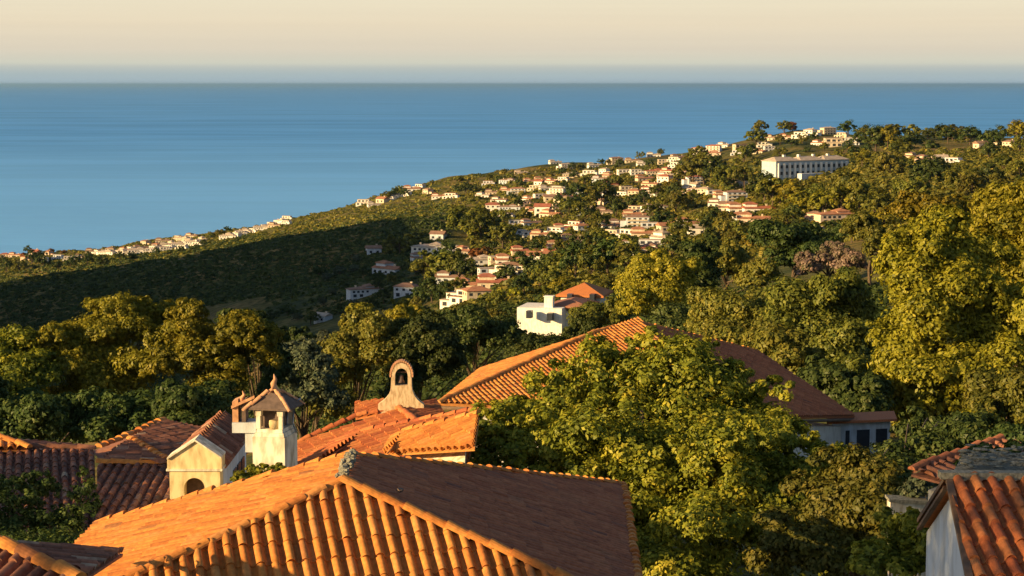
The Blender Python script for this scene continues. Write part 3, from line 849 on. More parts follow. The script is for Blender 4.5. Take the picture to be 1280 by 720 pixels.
# ---- bell arch
bc = empty('bell_arch', at(501, 514, 56)); tag(bc, 'small pale stone bell arch with flared foot standing on the red roof ridge', 'arch')
Yb = 56.0
def bx_(px, py): q = at(px, py, Yb); return (q[0], q[2])
ring_o, ring_i = [], []
for k in range(15):
    t = math.pi * (1 - k / 14)
    ring_o.append(bx_(502 + 12.5 * math.cos(t), 469 - 17 * math.sin(t)))
    ring_i.append(bx_(502 + 8 * math.cos(t), 469 - 9.5 * math.sin(t)))
mb = MB(); dd = 0.3
def sl(q): mb.prism([(x, Yb - dd / 2, z) for x, z in q], [(x, Yb + dd / 2, z) for x, z in q])
for k in range(14): sl([ring_i[k], ring_i[k + 1], ring_o[k + 1], ring_o[k]])
sl([bx_(489, 481), bx_(494, 481), bx_(494, 469), bx_(489.5, 469)])
sl([bx_(510, 481), bx_(515, 481), bx_(514.5, 469), bx_(510, 469)])
prof = [(481, 489, 515), (487, 488.3, 515.7), (493, 486, 518), (498, 482, 521.5), (502, 477, 526), (505, 473, 530), (516, 473, 530)]
for (y0, l0, r0), (y1, l1, r1_) in zip(prof, prof[1:]): sl([bx_(l1, y1), bx_(r1_, y1), bx_(r0, y0), bx_(l0, y0)])
arch_w = mb.build('arch_wall', M['old_stone'], bc)
mb = MB()
for k in range(17):
    t = math.pi * (1 - k / 16) * 1.0
    x, z = bx_(502 + 13.2 * math.cos(t), 469 - 17.8 * math.sin(t)); mb.box((x, Yb, z), (0.075, 0.3, 0.075), 0.0)
mb.build('brick_trim', M['terracotta'], bc)
mb = MB(); q = at(501.5, 472, Yb + 0.1)
mb.tube([(q[0], Yb, q[2] + 0.10), (q[0], Yb, q[2] + 0.06), (q[0], Yb, q[2] - 0.05), (q[0], Yb, q[2] - 0.13)], [0.02, 0.06, 0.08, 0.12], 12)
mb.tube([(bx_(494.5, 465)[0], Yb, bx_(494.5, 465)[1]), (bx_(509.5, 465)[0], Yb, bx_(509.5, 465)[1])], [0.02, 0.02], 6)
mb.build('bell', M['slate'], bc)

# ---- the large house behind the leafy tree
bh = empty('hipped_house', base_at(800, 540, 88)); tag(bh, 'wide white house with orange hipped roof, half hidden behind the leafy tree', 'house')
LN, RN, RFp = at(548, 503, 79), at(925, 522, 80), at(1069, 519, 92)
# level the eaves so that roof planes meet
RA, RB = at(742, 416, 90), at(797, 402, 93)
LF = at(560, 489, 85)
LFb = at(600, 461, 96)
mb = MB()
tile_face(mb, [RA, LN, RN, RB], plane_of(RA, LN, RN), period=0.24, course=0.36, amp=0.055, seed=81, res=6, thick=0.12)
tile_face(mb, [RA, LFb, LN], None, period=0.27, course=0.42, amp=0.06, seed=82, res=6, thick=0.12)
rf = mb.build('roof', M['tile_main'], bh)
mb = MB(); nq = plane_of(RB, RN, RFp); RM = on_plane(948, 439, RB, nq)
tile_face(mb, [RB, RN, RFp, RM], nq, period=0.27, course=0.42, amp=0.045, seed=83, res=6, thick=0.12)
o_ = mb.build('shade_brown_slope', M['tile_shade_brown'], bh); o_['label'] = 'long right-hand slope, its shade put into dark red-brown tiles'  # darker tile colour carries the shade of this slope
mb = MB(); cap_row(mb, LN, RA, 0.13, 0.42, 85, lift=0.06); cap_row(mb, RA, RB, 0.13, 0.42, 86, lift=0.06); cap_row(mb, RN, RB, 0.13, 0.42, 87, lift=0.06); cap_row(mb, RM, RB, 0.10, 0.42, 88, lift=0.03)
mb.build('ridge_tiles', M['tile_main'], rf)
mb = MB(); wall_block(mb, [LN, RN, RFp, LFb], bh.location.z - 2.5, 0.6, 0.5); w_ = mb.build('wall', M['stucco_far'], bh)
mb = MB(); e_ = [LN, RN, RFp, LFb]
for a, b in zip(e_[:3], e_[1:3] + [e_[3]]):
    mb.tube([a - Z * 0.22, b - Z * 0.22], [0.08, 0.08], 6)
mb.build('eave_board', M['wood'], bh)
# annex with a row of windows at its right
an = empty('white_annex', base_at(1075, 570, 90)); tag(an, 'low white annex with a row of dark windows under the right roof end', 'annex')
a0 = at(1040, 529, 91.2); a1 = at(1112, 532, 92); zb = an.location.z - 1
mb = MB(); mb.prism([(a0[0], a0[1], zb), (a1[0], a1[1], zb), (a1[0] + .4, a1[1] + 1.8, zb), (a0[0] + .4, a0[1] + 1.8, zb)], [(a0[0], a0[1], a0[2]), (a1[0], a1[1], a0[2]), (a1[0] + .4, a1[1] + 1.8, a0[2]), (a0[0] + .4, a0[1] + 1.8, a0[2])])
mb.build('wall', M['wall_cool'], an)
mb = MB(); t0 = a0[2] + .005; mb.prism([(a0[0] - .3, a0[1] - .3, t0), (a1[0] + .3, a1[1] - .3, t0), (a1[0] + .6, a1[1] + 2, t0), (a0[0] + .1, a0[1] + 2, t0)], [(a0[0] - .3, a0[1] - .3, t0 + .12), (a1[0] + .3, a1[1] - .3, t0 + .12), (a1[0] + .6, a1[1] + 2, t0 + .12), (a0[0] + .1, a0[1] + 2, t0 + .12)])
mb.build('roof', M['tile_shade_brown'], an)
for px0, px1 in ((1057, 1062), (1071, 1087), (1095, 1109)):
    mb = MB(); t = lambda px: a0 + (a1 - a0) * ((px - 1040) / 72.0)
    q0, q1 = t(px0), t(px1); zz0, zz1 = at(1075, 566, 91)[2], at(1075, 540, 91)[2]
    q0 = q0 + np.array([0, -0.04, 0]); q1 = q1 + np.array([0, -0.04, 0])
    mb.prism([(q0[0], q0[1], zz0), (q1[0], q1[1], zz0), (q1[0], q1[1] + .08, zz0), (q0[0], q0[1] + .08, zz0)], [(q0[0], q0[1], zz1), (q1[0], q1[1], zz1), (q1[0], q1[1] + .08, zz1), (q0[0], q0[1] + .08, zz1)])
    mb.build('window', M['window'], an)

# ---- building at the lower right
rb = empty('white_outbuilding', base_at(1240, 720, 21)); tag(rb, 'white gable-ended outbuilding with rows of red barrel tiles, at the lower right', 'outbuilding')
Pa, Pr, Pf = at(1185, 600, 22.6), at(1420, 601, 22.6), at(1216, 738, 20.4)
nn = plane_of(Pa, Pr, Pf)
Pf2 = on_plane(1226, 800, Pa, nn); Pr2 = on_plane(1520, 800, Pa, nn)
mb = MB(); tile_face(mb, [Pa, Pf2, Pr2, Pr], nn, period=0.205, course=0.36, amp=0.085, step=0.025, seed=91, res=12)
Pb = at(1151, 652, 24.6); Pb2 = Pb + (Pr - Pa)
tile_face(mb, [Pa, Pr, Pb2, Pb], None, period=0.205, course=0.36, amp=0.05, seed=92, res=8)
rf = mb.build('roof', M['tile_red'], rb)
mb = MB(); q = [Pa + np.array([-.1, -.06, .02]), Pr + np.array([0, -.06, .02]), Pr + np.array([0, .12, .02]), Pa + np.array([-.1, .12, .02])]
mb.prism(q, [v + Z * 0.08 for v in q]); mb.build('ridge_board', M['stone'], rf)
for off, hh in ((0.0, 0.06), (-0.10, 0.045)):
    mb = MB(); a = Pa + np.array([-0.05, 0.02, -0.02 + off]); b = Pb + np.array([-0.05, 0.0, -0.02 + off])
    dv = np.array([0.07, 0.03, 0])
    mb.prism([a, b, b + dv, a + dv], [v + Z * hh for v in (a, b, b + dv, a + dv)]); mb.build('bargeboard', M['wood'], rf)
mb = MB(); a = Pa + np.array([-0.03, 0, -0.02]); b = Pf2 + np.array([-0.03, 0, -0.02])
mb.prism([a, b, b + np.array([.08, 0, 0]), a + np.array([.08, 0, 0])], [v + Z * 0.07 for v in (a, b, b + np.array([.08, 0, 0]), a + np.array([.08, 0, 0]))]); mb.build('bargeboard', M['wood'], rf)
mb = MB(); zb = rb.location.z - 1; ins = np.array([0.08, 0, -0.14])
w = [Pb + ins, Pa + ins, Pf2 + ins, Pf2 + np.array([3.2, 0, -.14]), Pb + np.array([3.2, 0, -.14])]
mb.prism([(v[0], v[1], zb) for v in w], w); mb.build('wall', M['wall_cool'], rb)
rb2 = empty('low_tiled_roof', base_at(1230, 600, 29)); tag(rb2, 'red tiled roof slope with broken stones on it, behind the white outbuilding', 'roof')
roofs_on(rb2, [[(1140, 590, 29.5), (1250, 551, 31.5), (1285, 560, 31.3), (1178, 600)]], M['tile_old'], [(1145, 592, 29.5), (1250, 553, 31.3), (1283, 562, 31.2), (1180, 600, 29.3)], rb2.location.z - 1,
         caps=[((1140, 589, 29.5), (1250, 550, 31.5))], cap_mat=M['tile_shade_brown'], cap_r=0.07)
mb = MB(); rs = np.random.default_rng(12)
pl, pn = poly_px([(1190, 592, 27.5), (1300, 592, 27.5), (1300, 566, 28.6)])
lwz = ground(pl[0][0], 28)
for i in range(110):
    px = rs.uniform(1200, 1300); py = rs.uniform(568, 590)
    q = on_plane(px, py, pl[0], pn) + pn * rs.uniform(0.08, 0.16); r = rs.uniform(0.02, 0.06)
    mb.blob(q, (r * rs.uniform(.8, 2.6), r, r * rs.uniform(.3, .6)), i, 1, 0.6)
tag(mb.build('rubble', M['stone']), 'grey stones and broken tiles heaped on the rough stone wall', 'rubble', kind='stuff')
mb = MB(); q = [pl[0], pl[1], pl[2], on_plane(1205, 566, pl[0], pn)]; mb.prism([np.array([v[0], v[1], lwz - .5]) for v in q], q)
tag(mb.build('stone_wall', M['stone'], None, q[0]), 'rough grey stone wall top behind the white outbuilding', 'stone wall')
lw = empty('garden_wall', base_at(1135, 640, 33)); tag(lw, 'short grey plastered garden wall among the bushes', 'wall')
mb = MB(); a, b = at(1113, 627, 33), at(1162, 630, 33.4)
zb = lw.location.z - .5
mb.prism([(a[0], a[1], zb), (b[0], b[1], zb), (b[0], b[1] + .3, zb), (a[0], a[1] + .3, zb)], [a, b, b + np.array([0, .3, 0]), a + np.array([0, .3, 0])]); mb.build('wall_body', M['stucco'], lw)
mb = MB(); f_ = np.array([-.03, -.05, .003]); g_ = np.array([.03, -.05, .003]); 
q = [a + f_, b + g_, b + g_ + np.array([0, .4, 0]), a + f_ + np.array([0, .4, 0])]; mb.prism(q, [v + Z * .05 for v in q]); mb.build('coping', M['stone'], lw)

# ---- white house with red roof in the middle distance
wh = empty('red_roofed_house', base_at(700, 412, 262)); tag(wh, 'white house with bright red hip roof and stubby white chimney, among trees', 'house')
def hip(mb, c, w, d, zt, rise, rz, over=0.5, ridge=0.4):
    cs, sn = math.cos(rz), math.sin(rz)
    def T(x, y, z): return (c[0] + x * cs - y * sn, c[1] + x * sn + y * cs, z)
    a, b_ = w / 2 + over, d / 2 + over; l = max(w, d) / 2 * ridge
    v = [T(-a, -b_, zt), T(a, -b_, zt), T(a, b_, zt), T(-a, b_, zt)]
    if w >= d: v += [T(-l, 0, zt + rise), T(l, 0, zt + rise)]; fs = [(0, 1, 5, 4), (1, 2, 5), (2, 3, 4, 5), (3, 0, 4)]
    else: v += [T(0, -l, zt + rise), T(0, l, zt + rise)]; fs = [(0, 1, 4), (1, 2, 5, 4), (2, 3, 5), (3, 0, 4, 5)]
    v += [T(-a, -b_, zt - .25), T(a, -b_, zt - .25), T(a, b_, zt - .25), T(-a, b_, zt - .25)]
    fs += [(6, 7, 1, 0), (7, 8, 2, 1), (8, 9, 3, 2), (9, 6, 0, 3), (9, 8, 7, 6)]
    mb.add(v, fs)
p1 = at(675, 400, 258); p2 = at(731, 372, 268); gz = wh.location.z - 3; rz = math.radians(-14)
z1, z2 = at(675, 383, 258)[2], at(731, 366, 268)[2]
mb = MB(); mb.box((p1[0] + .6, p1[1] + 1, (z1 + gz) / 2), (6.2, 6, z1 - gz), rz); mb.box((p2[0], p2[1], (z2 + gz) / 2), (5.6, 6, z2 - gz), rz); mb.box((p1[0] + 5, p1[1] + 2.5, (z1 - .6 + gz) / 2), (5, 6, z1 - .6 - gz), rz)
mb.build('wall', M['stucco_far'], wh)
mb = MB(); hip(mb, p2, 5.6, 6, z2, 1.5, rz, .6, .15); rr_ = mb.build('roof', M['tile_red'], wh)
mb = MB(); hip(mb, (p1[0] + 4.6, p1[1] + 2.4), 5.4, 6, z1 + .1, 0.8, rz, .3, .5); mb.build('lower_roof', M['tile_old'], wh)
mb = MB(); cxy = at(681, 380, 257); mb.box((cxy[0] + .6, cxy[1], at(681, 380, 257)[2] + .1), (1.15, 1.1, 1.8), rz); mb.box((cxy[0] + .6, cxy[1], at(681, 380, 257)[2] + 1.06), (1.35, 1.3, .14), rz); mb.build('chimney', M['stucco_far'], wh)
for px, py in ((662, 393), (688, 396), (713, 372), (741, 372)):
    mb = MB(); q = at(px, py, 254.6 if px < 700 else 263.6); mb.box((q[0], q[1] + 0.3 , q[2]), (0.7, 1.2, 1.0), rz); mb.build('window', M['window'], wh)
# ================================================================== NEAR AND MIDDLE TREES
def sized_tree(name, label, cat, base_px, base_Y, blobs_px, n, leaf, mat, seed, clump=0.3, per=26, ground_off=None, group=None, r0=0.22, trunk=True, up=0.35, inner=0.12):
    """a single tree: lobes given as (px, py, Y, rx_px, rz_px, ry_m)"""
    n = int(n * (2.3 if n < 90000 else 1.3)); leaf *= 0.7 if n < 90000 or base_Y > 90 else 0.8; clump *= 0.95; per = int(per * 1.3)
    rs = np.random.default_rng(seed)
    bp = at(base_px, 500, base_Y); base = np.array([bp[0], bp[1], ground(bp[0], bp[1])])
    blobs = []
    for px, py, Y, rx, rz_, *ry in blobs_px:
        s = Y / F; blobs.append((tuple(at(px, py, Y) - base), (rx * s, (ry[0] if ry else rx * s), rz_ * s)))
    P, Nn, tone = crown_points(blobs, n, rs, clump * 1.5, per, inner=inner, up=up, split=9)
    S = leaf * rs.uniform(0.5, 1.4, n)
    me = quad_mesh('crown', P, Nn, S, tone, mat, rs)
    root = empty(name, base); tag(root, label, cat, group)
    link(bpy.data.objects.new('crown', me), root)
    zt = max(b[0][2] for b in blobs)
    cxm = np.mean([b[0][0] for b in blobs]); cym = np.mean([b[0][1] for b in blobs])
    if trunk:
        mbt = branch_mb((0, 0, 0), (cxm, cym, zt * 0.8), r0, blobs, seed, 12)
        o = mbt.build('trunk', M['bark']); o.parent = root; o.location = (0, 0, 0)
    return root

# the leafy tree in the middle
sized_tree('leafy_tree', 'large bushy green tree with small yellow-lit leaves, in front of the wide hipped house', 'tree', 800, 50, [
    (810, 620, 50, 165, 140, 3.0), (690, 560, 49.5, 90, 62, 2.0), (755, 505, 51, 70, 56, 1.7), (850, 500, 51.5, 84, 66, 2.0), (915, 545, 51, 78, 76, 2.0),
    (620, 572, 48.5, 50, 34, 1.2), (790, 575, 47.5, 90, 70, 1.7), (700, 500, 50.5, 36, 30, 1.0), (735, 452, 52, 26, 24, .7), (860, 446, 52.5, 34, 22, .9), (945, 610, 50, 80, 100, 2), (640, 520, 50, 30, 24, .8), (985, 660, 48, 56, 80, 1.6),
    (850, 650, 46.5, 90, 90, 1.6), (905, 482, 52, 38, 30, 1.1), (800, 432, 52.5, 26, 22, .8), (672, 478, 51, 22, 16, .6), (965, 500, 51, 34, 30, 1), (770, 660, 47, 60, 90, 1.4), (600, 548, 49, 34, 30, .9), (628, 548, 49, 44, 40, 1.2), (655, 600, 47.5, 60, 40, 1.2), (755, 466, 51, 50, 36, 1.3), (700, 500, 50.5, 46, 40, 1.3), (815, 450, 52, 44, 26, 1.2), (820, 700, 45, 120, 70, 2), (640, 585, 48, 60, 36, 1.4), (900, 640, 46.5, 90, 100, 1.8), (880, 560, 48.5, 80, 70, 1.6), (720, 600, 47.5, 70, 60, 1.5), (1000, 600, 48, 55, 60, 1.4), (1015, 670, 46.5, 60, 70, 1.5), (960, 560, 49, 50, 44, 1.4), (930, 700, 45.5, 80, 60, 1.6), (840, 720, 44.5, 90, 50, 1.6)],
    175000, 0.08, LV['citrus'], 101, 0.34, 45, r0=0.2, inner=0.1)
sized_tree('shrub', 'dark leafy bush with scattered yellow leaves, under the right side of the leafy tree', 'shrub', 1060, 42, [
    (1050, 640, 42, 75, 75, 1.5), (1110, 680, 40, 55, 70, 1.2), (1010, 700, 40, 80, 60, 1.4), (1085, 600, 44, 45, 40, 1), (1130, 640, 41, 30, 40, .8)],
    22000, 0.08, LV['olive'], 102, 0.28, 40, r0=0.08)
sized_tree('shrub', 'low dark shrub by the white annex, partly standing for the shade there', 'shrub', 1115, 70, [
    (1110, 590, 70, 70, 28, 2.5), (1180, 570, 72, 70, 38, 2.5), (1060, 600, 66, 50, 26, 2), (1150, 545, 88, 45, 26, 2), (1200, 545, 86, 50, 30, 2)], 12000, 0.14, LV['dark'], 103, 0.3, 30, r0=0.08)  # rear lobes added in dark leaves to stand for shade below the golden tree
sized_tree('shrub', 'pale spiky shrub beside the garden wall', 'shrub', 1150, 32, [(1150, 612, 33.6, 16, 20, .3), (1135, 618, 33.6, 12, 12, .3)], 1500, 0.06, LV['grey'], 104, 0.4, 20, r0=0.03)
sized_tree('shrub', 'shrub with dry leaves leaning over the broken stones on the right roof', 'shrub', 1262, 33, [(1262, 556, 33, 34, 22, .7), (1300, 560, 33, 34, 28, .7), (1235, 572, 29, 26, 12, .4), (1285, 570, 29, 30, 16, .4), (1205, 582, 28.5, 14, 8, .3)], 5500, 0.07, LV['dark'], 105, 0.4, 24, r0=0.04)
sized_tree('shrub', 'clump of green leaves at the foot of the tall chimney', 'shrub', 322, 35.6, [(305, 598, 35.4, 14, 9, .3), (325, 592, 35.6, 18, 9, .35), (345, 588, 35.6, 14, 6, .3), (322, 620, 35.4, 26, 22, .4)], 2600, 0.05, LV['citrus'], 106, 0.4, 20, r0=0.05)
sized_tree('shrub', 'dark creeper sprawling over the mossy roof at the left edge', 'shrub', 40, 39.5, [(20, 650, 38.6, 60, 34, .5), (75, 660, 38.6, 45, 30, .5), (30, 610, 40.4, 50, 20, .35), (105, 620, 40.2, 16, 40, .3), (-30, 660, 38, 60, 40, .6), (60, 688, 36.5, 90, 20, 1.0)], 9000, 0.06, LV['dark'], 107, 0.35, 20, r0=0.05)

# big golden-green trees on the right
def Tm(name, label, bpx, bY, bl, n, leaf, mat, seed, **k): return sized_tree(name, label, 'tree', bpx, bY, bl, n, leaf, LV[mat], seed, **k)
Tm('broad_tree', 'huge golden-green tree with feathery upright foliage at the right', 1190, 112, [
    (1165, 400, 112, 75, 95, 3.4), (1130, 340, 112, 45, 60, 2.2), (1200, 470, 110, 90, 70, 3.4), (1120, 450, 111, 42, 70, 2), (1190, 330, 114, 70, 60, 3), (1110, 500, 110, 36, 45, 1.8), (1240, 430, 112, 60, 90, 3), (1150, 520, 109, 60, 36, 2.6), (1215, 525, 108, 60, 34, 2.4)],
    60000, 0.19, 'gold', 111, clump=0.26, r0=0.35)
Tm('broad_tree', 'dense yellow-green tree filling the right edge, taller than its feathery neighbour', 1275, 128, [
    (1245, 300, 128, 60, 55, 3.4), (1290, 350, 126, 70, 100, 4), (1230, 350, 126, 60, 60, 3.2), (1300, 270, 128, 60, 60, 3.4), (1330, 400, 124, 80, 120, 4), (1265, 260, 130, 40, 34, 2.4)],
    42000, 0.2, 'gold', 112, clump=0.28, r0=0.35)
Tm('broad_tree', 'dark green tree low at the right edge under the dense yellow-green one', 1265, 92, [
    (1255, 510, 92, 55, 50, 2.4), (1300, 520, 90, 50, 60, 2.4), (1225, 545, 90, 40, 28, 1.8)], 16000, 0.16, 'olive', 113, clump=0.3, r0=0.25)
Tm('small_tree', 'rounded amber-topped tree standing on the skyline of the yellow-green trees', 1165, 190, [
    (1165, 262, 190, 42, 22, 3), (1205, 268, 190, 34, 26, 2.6), (1130, 262, 192, 26, 13, 2)], 11000, 0.26, 'amber', 114, clump=0.32)
Tm('broad_tree', 'olive-green tree with dark gaps between the orchard rows and the golden tree', 1020, 140, [
    (1020, 425, 140, 62, 70, 3.6), (1055, 380, 142, 34, 36, 2.4), (985, 400, 142, 44, 44, 2.8), (1040, 460, 138, 50, 50, 3)], 26000, 0.21, 'olive', 115)
Tm('broad_tree', 'round dark-green tree directly above the brown roof slope', 925, 150, [
    (925, 415, 150, 58, 48, 3.6), (890, 400, 152, 32, 34, 2.4), (955, 395, 152, 34, 34, 2.4), (920, 440, 148, 60, 34, 3.4)], 24000, 0.21, 'olive', 116)
Tm('broad_tree', 'brilliant yellow-green rounded tree above the peak of the wide hipped house', 825, 200, [
    (825, 365, 200, 46, 46, 4), (812, 345, 201, 26, 28, 2.4), (795, 385, 198, 24, 24, 2.2), (850, 350, 201, 22, 28, 2.2)], 26000, 0.22, 'gold', 117)
Tm('broad_tree', 'tall dark tree immediately right of the brilliant yellow-green one', 880, 215, [
    (880, 350, 215, 30, 48, 2.8), (870, 385, 214, 30, 24, 2.8)], 11000, 0.27, 'dark', 118)
Tm('broad_tree', 'bushy olive tree with reddish tints above the round dark-green tree', 905, 235, [
    (905, 335, 235, 34, 30, 3), (940, 350, 234, 34, 26, 3), (885, 315, 236, 20, 18, 2)], 13000, 0.28, 'olive', 119)
Tm('broad_tree', 'wide dark tree below the small orange-roofed house on the hill', 985, 262, [
    (975, 300, 262, 42, 22, 4), (1020, 305, 262, 44, 22, 4), (1000, 325, 260, 44, 20, 4)], 14000, 0.32, 'dark', 120)
Tm('flowering_tree', 'pinkish flowering tree in a dark gap left of the golden tree', 1030, 236, [
    (1015, 335, 236, 28, 18, 2.4), (1055, 332, 236, 30, 18, 2.6), (1038, 320, 238, 24, 14, 2)], 9000, 0.24, 'pink', 121)
Tm('broad_tree', 'small olive tree right of the pinkish flowering tree', 1085, 232, [
    (1082, 290, 232, 28, 26, 2.6), (1100, 310, 230, 26, 26, 2.4)], 9000, 0.27, 'olive', 122)
Tm('broad_tree', 'dark rounded tree between the olive trees and the brown roof slope', 975, 118, [(965, 440, 120, 40, 34, 3), (1000, 465, 118, 40, 34, 3), (940, 455, 119, 34, 26, 2.4)], 12000, .2, 'olive', 123)
Tm('broad_tree', 'dark tree filling the corner above the white annex', 1050, 108, [(1045, 490, 108, 40, 34, 3), (1085, 505, 106, 34, 30, 2.6), (1020, 480, 110, 30, 28, 2.4)], 12000, .2, 'dark', 124)
Tm('broad_tree', 'wide olive tree behind the peak of the wide hipped roof', 850, 165, [(850, 410, 168, 50, 24, 4), (880, 425, 166, 50, 24, 4)], 10000, .22, 'dark', 125)
# left group
Tm('round_tree', 'golden and green tree with spiky top, second from the left edge', 110, 132, [
    (205, 430, 131, 34, 30, 2.4), (120, 425, 132, 62, 46, 3.4), (165, 405, 134, 50, 34, 2.8), (90, 450, 130, 52, 42, 3), (190, 395, 135, 26, 24, 2), (140, 480, 130, 80, 46, 3.4)], 34000, 0.17, 'gold', 131, clump=0.24)
Tm('round_tree', 'lower green tree cut by the left edge of the woods', 18, 128, [
    (20, 460, 128, 44, 40, 3), (-20, 450, 128, 40, 34, 3), (50, 475, 126, 40, 36, 2.6), (10, 505, 125, 70, 44, 3.2)], 22000, 0.17, 'citrus', 132)
Tm('round_tree', 'golden-green tree with knobbly rounded boughs, behind the tall chimney', 275, 130, [
    (240, 415, 131, 34, 38, 2.2), (300, 425, 130, 44, 36, 2.6), (230, 455, 129, 42, 38, 2.4), (275, 480, 129, 56, 44, 3), (325, 440, 130, 28, 36, 2), (232, 392, 132, 16, 18, 1.2)], 34000, 0.17, 'gold', 133, clump=0.24)
Tm('round_tree', 'shaded dark green tree right behind the golden knobbly tree', 320, 142, [
    (330, 430, 142, 28, 30, 2.2), (300, 402, 143, 32, 14, 2), (345, 470, 141, 20, 40, 2)], 9000, 0.2, 'dark', 134)
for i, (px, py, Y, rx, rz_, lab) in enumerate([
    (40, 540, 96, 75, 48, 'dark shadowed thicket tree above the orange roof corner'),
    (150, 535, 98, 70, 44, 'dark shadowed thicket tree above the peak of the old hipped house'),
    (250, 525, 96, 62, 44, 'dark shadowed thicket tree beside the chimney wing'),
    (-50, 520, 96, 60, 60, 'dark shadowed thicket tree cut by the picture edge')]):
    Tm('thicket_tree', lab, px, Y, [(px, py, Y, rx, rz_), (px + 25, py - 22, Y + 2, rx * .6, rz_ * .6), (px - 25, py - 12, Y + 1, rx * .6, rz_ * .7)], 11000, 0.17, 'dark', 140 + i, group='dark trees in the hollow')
# centre group
for i, (bpx, Y, bl, n, mt, lab, nm) in enumerate([
    (380, 150, [(378, 455, 150, 34, 30), (395, 490, 148, 32, 40), (365, 500, 148, 26, 36)], 12000, 'grey', 'grey-green tree just right of the golden knobbly tree', 'broad_tree'),
    (440, 160, [(450, 425, 160, 30, 34), (430, 470, 158, 36, 50), (475, 450, 158, 34, 50), (415, 515, 155, 30, 30)], 18000, 'olive', 'yellow-topped tree left of the stone bell arch', 'broad_tree'),
    (520, 158, [(520, 425, 158, 40, 32), (545, 460, 156, 40, 46), (505, 480, 155, 34, 40)], 18000, 'dark', 'dark dense tree directly behind the stone bell arch', 'broad_tree'),
    (600, 176, [(600, 415, 176, 38, 26), (570, 440, 175, 36, 34), (630, 425, 176, 30, 28), (560, 405, 178, 26, 18)], 15000, 'dark', 'dark tree above the left tip of the wide hipped roof', 'broad_tree'),
    (665, 205, [(640, 424, 205, 30, 16), (705, 428, 206, 24, 10), (620, 425, 203, 30, 20), (670, 438, 203, 50, 16), (725, 418, 204, 30, 18)], 14000, 'dark', 'dark bush-like tree covering the foot of the red-roofed white house', 'broad_tree'),
    (745, 232, [(735, 398, 232, 34, 15), (765, 388, 233, 22, 17)], 9000, 'olive', 'low olive tree hiding the right end of the red-roofed white house', 'broad_tree'),
    (449, 230, [(448, 400, 232, 21, 17), (440, 412, 230, 18, 12)], 6000, 'amber', 'small tan tree alone at the edge of the shaded meadow', 'small_tree'),
    (505, 205, [(505, 398, 205, 26, 15), (530, 402, 206, 24, 16)], 7000, 'gold', 'sunlit yellow shrubby tree at the top of the dark woods', 'small_tree'),
    (395, 215, [(385, 440, 215, 26, 16), (410, 432, 216, 24, 16)], 6000, 'grey', 'grey-green tree on the shaded valley floor', 'broad_tree'),
    (350, 190, [(350, 470, 190, 30, 30), (375, 425, 200, 18, 14)], 6000, 'dark', 'dark tree filling the gap behind the golden knobbly tree', 'broad_tree'),
    (590, 225, [(585, 392, 226, 24, 12), (612, 398, 225, 22, 12)], 6000, 'olive', 'olive tree on the rim of the dark woods left of the white house', 'broad_tree')]):
    Tm(nm, lab, bpx, Y, bl, n, 0.24 if Y > 190 else 0.2, mt, 160 + i)
sized_tree('shrub', 'dark bush in front of the garden wall, left of the white outbuilding', 'shrub', 1128, 30, [(1120, 668, 30, 34, 28, .6), (1142, 662, 29.5, 20, 24, .5), (1150, 690, 29, 26, 30, .6), (1100, 700, 29, 50, 30, .8)], 6000, 0.065, LV['citrus'], 108, 0.35, 30, r0=0.05)
# unseen trees left of frame, added to shade outbuilding, old roofs and woods
def added_shade_tree(label, x, y, r, ztop, n, seed, mt='olive', leaf=.12, low=False):
    base = np.array([x, y, ground(x, y)]); rs = np.random.default_rng(seed); hgt = ztop - (base[2] - H)
    bl = [((rs.normal(0, r * .4), rs.normal(0, r * .4), hgt - r * .9 + rs.normal(0, r * .3)), (r * .6, r * .6, r * .6)) for _ in range(6)]
    if low: bl += [((rs.normal(0, r * .35), rs.normal(0, r * .4), hgt - r * rs.uniform(1, 2)), (r * .55,) * 3) for _ in range(5)]
    P, Nn, tone = crown_points(bl, n, rs, .35, 30)
    root = empty('broad_tree', base); tag(root, label, 'tree')
    link(bpy.data.objects.new('crown', quad_mesh('crown', P, Nn, leaf * rs.uniform(.6, 1.3, n), tone, LV[mt], rs)), root)
    o = branch_mb((0, 0, 0), (0, 0, hgt * .8), .2, bl, seed).build('trunk', M['bark']); o.parent = root; o.location = (0, 0, 0)
added_shade_tree('unseen tall tree added to shade the outbuilding', -15, 11.6, 3.6, 1.9, 20000, 201, low=True)
added_shade_tree('unseen slim tree added to shade the stony roof', -20.5, 13.6, 2.2, 2.6, 9000, 204)
added_shade_tree('unseen broad tree added to shade the left woods', -46, 112, 6, -16.2, 16000, 205, 'olive', leaf=.2, low=True)
added_shade_tree('unseen broad dark tree added to shade the left woods', -54, 120, 6, -15.5, 16000, 206, 'dark', leaf=.2, low=True)
added_shade_tree('unseen tall tree added to shade the old roofs', -20.5, 33.5, 3.4, -6.2, 16000, 202, leaf=.16)
added_shade_tree('unseen tall dark tree added to shade the old roofs', -21.5, 39.5, 3.4, -6.2, 14000, 203, 'dark', leaf=.16)
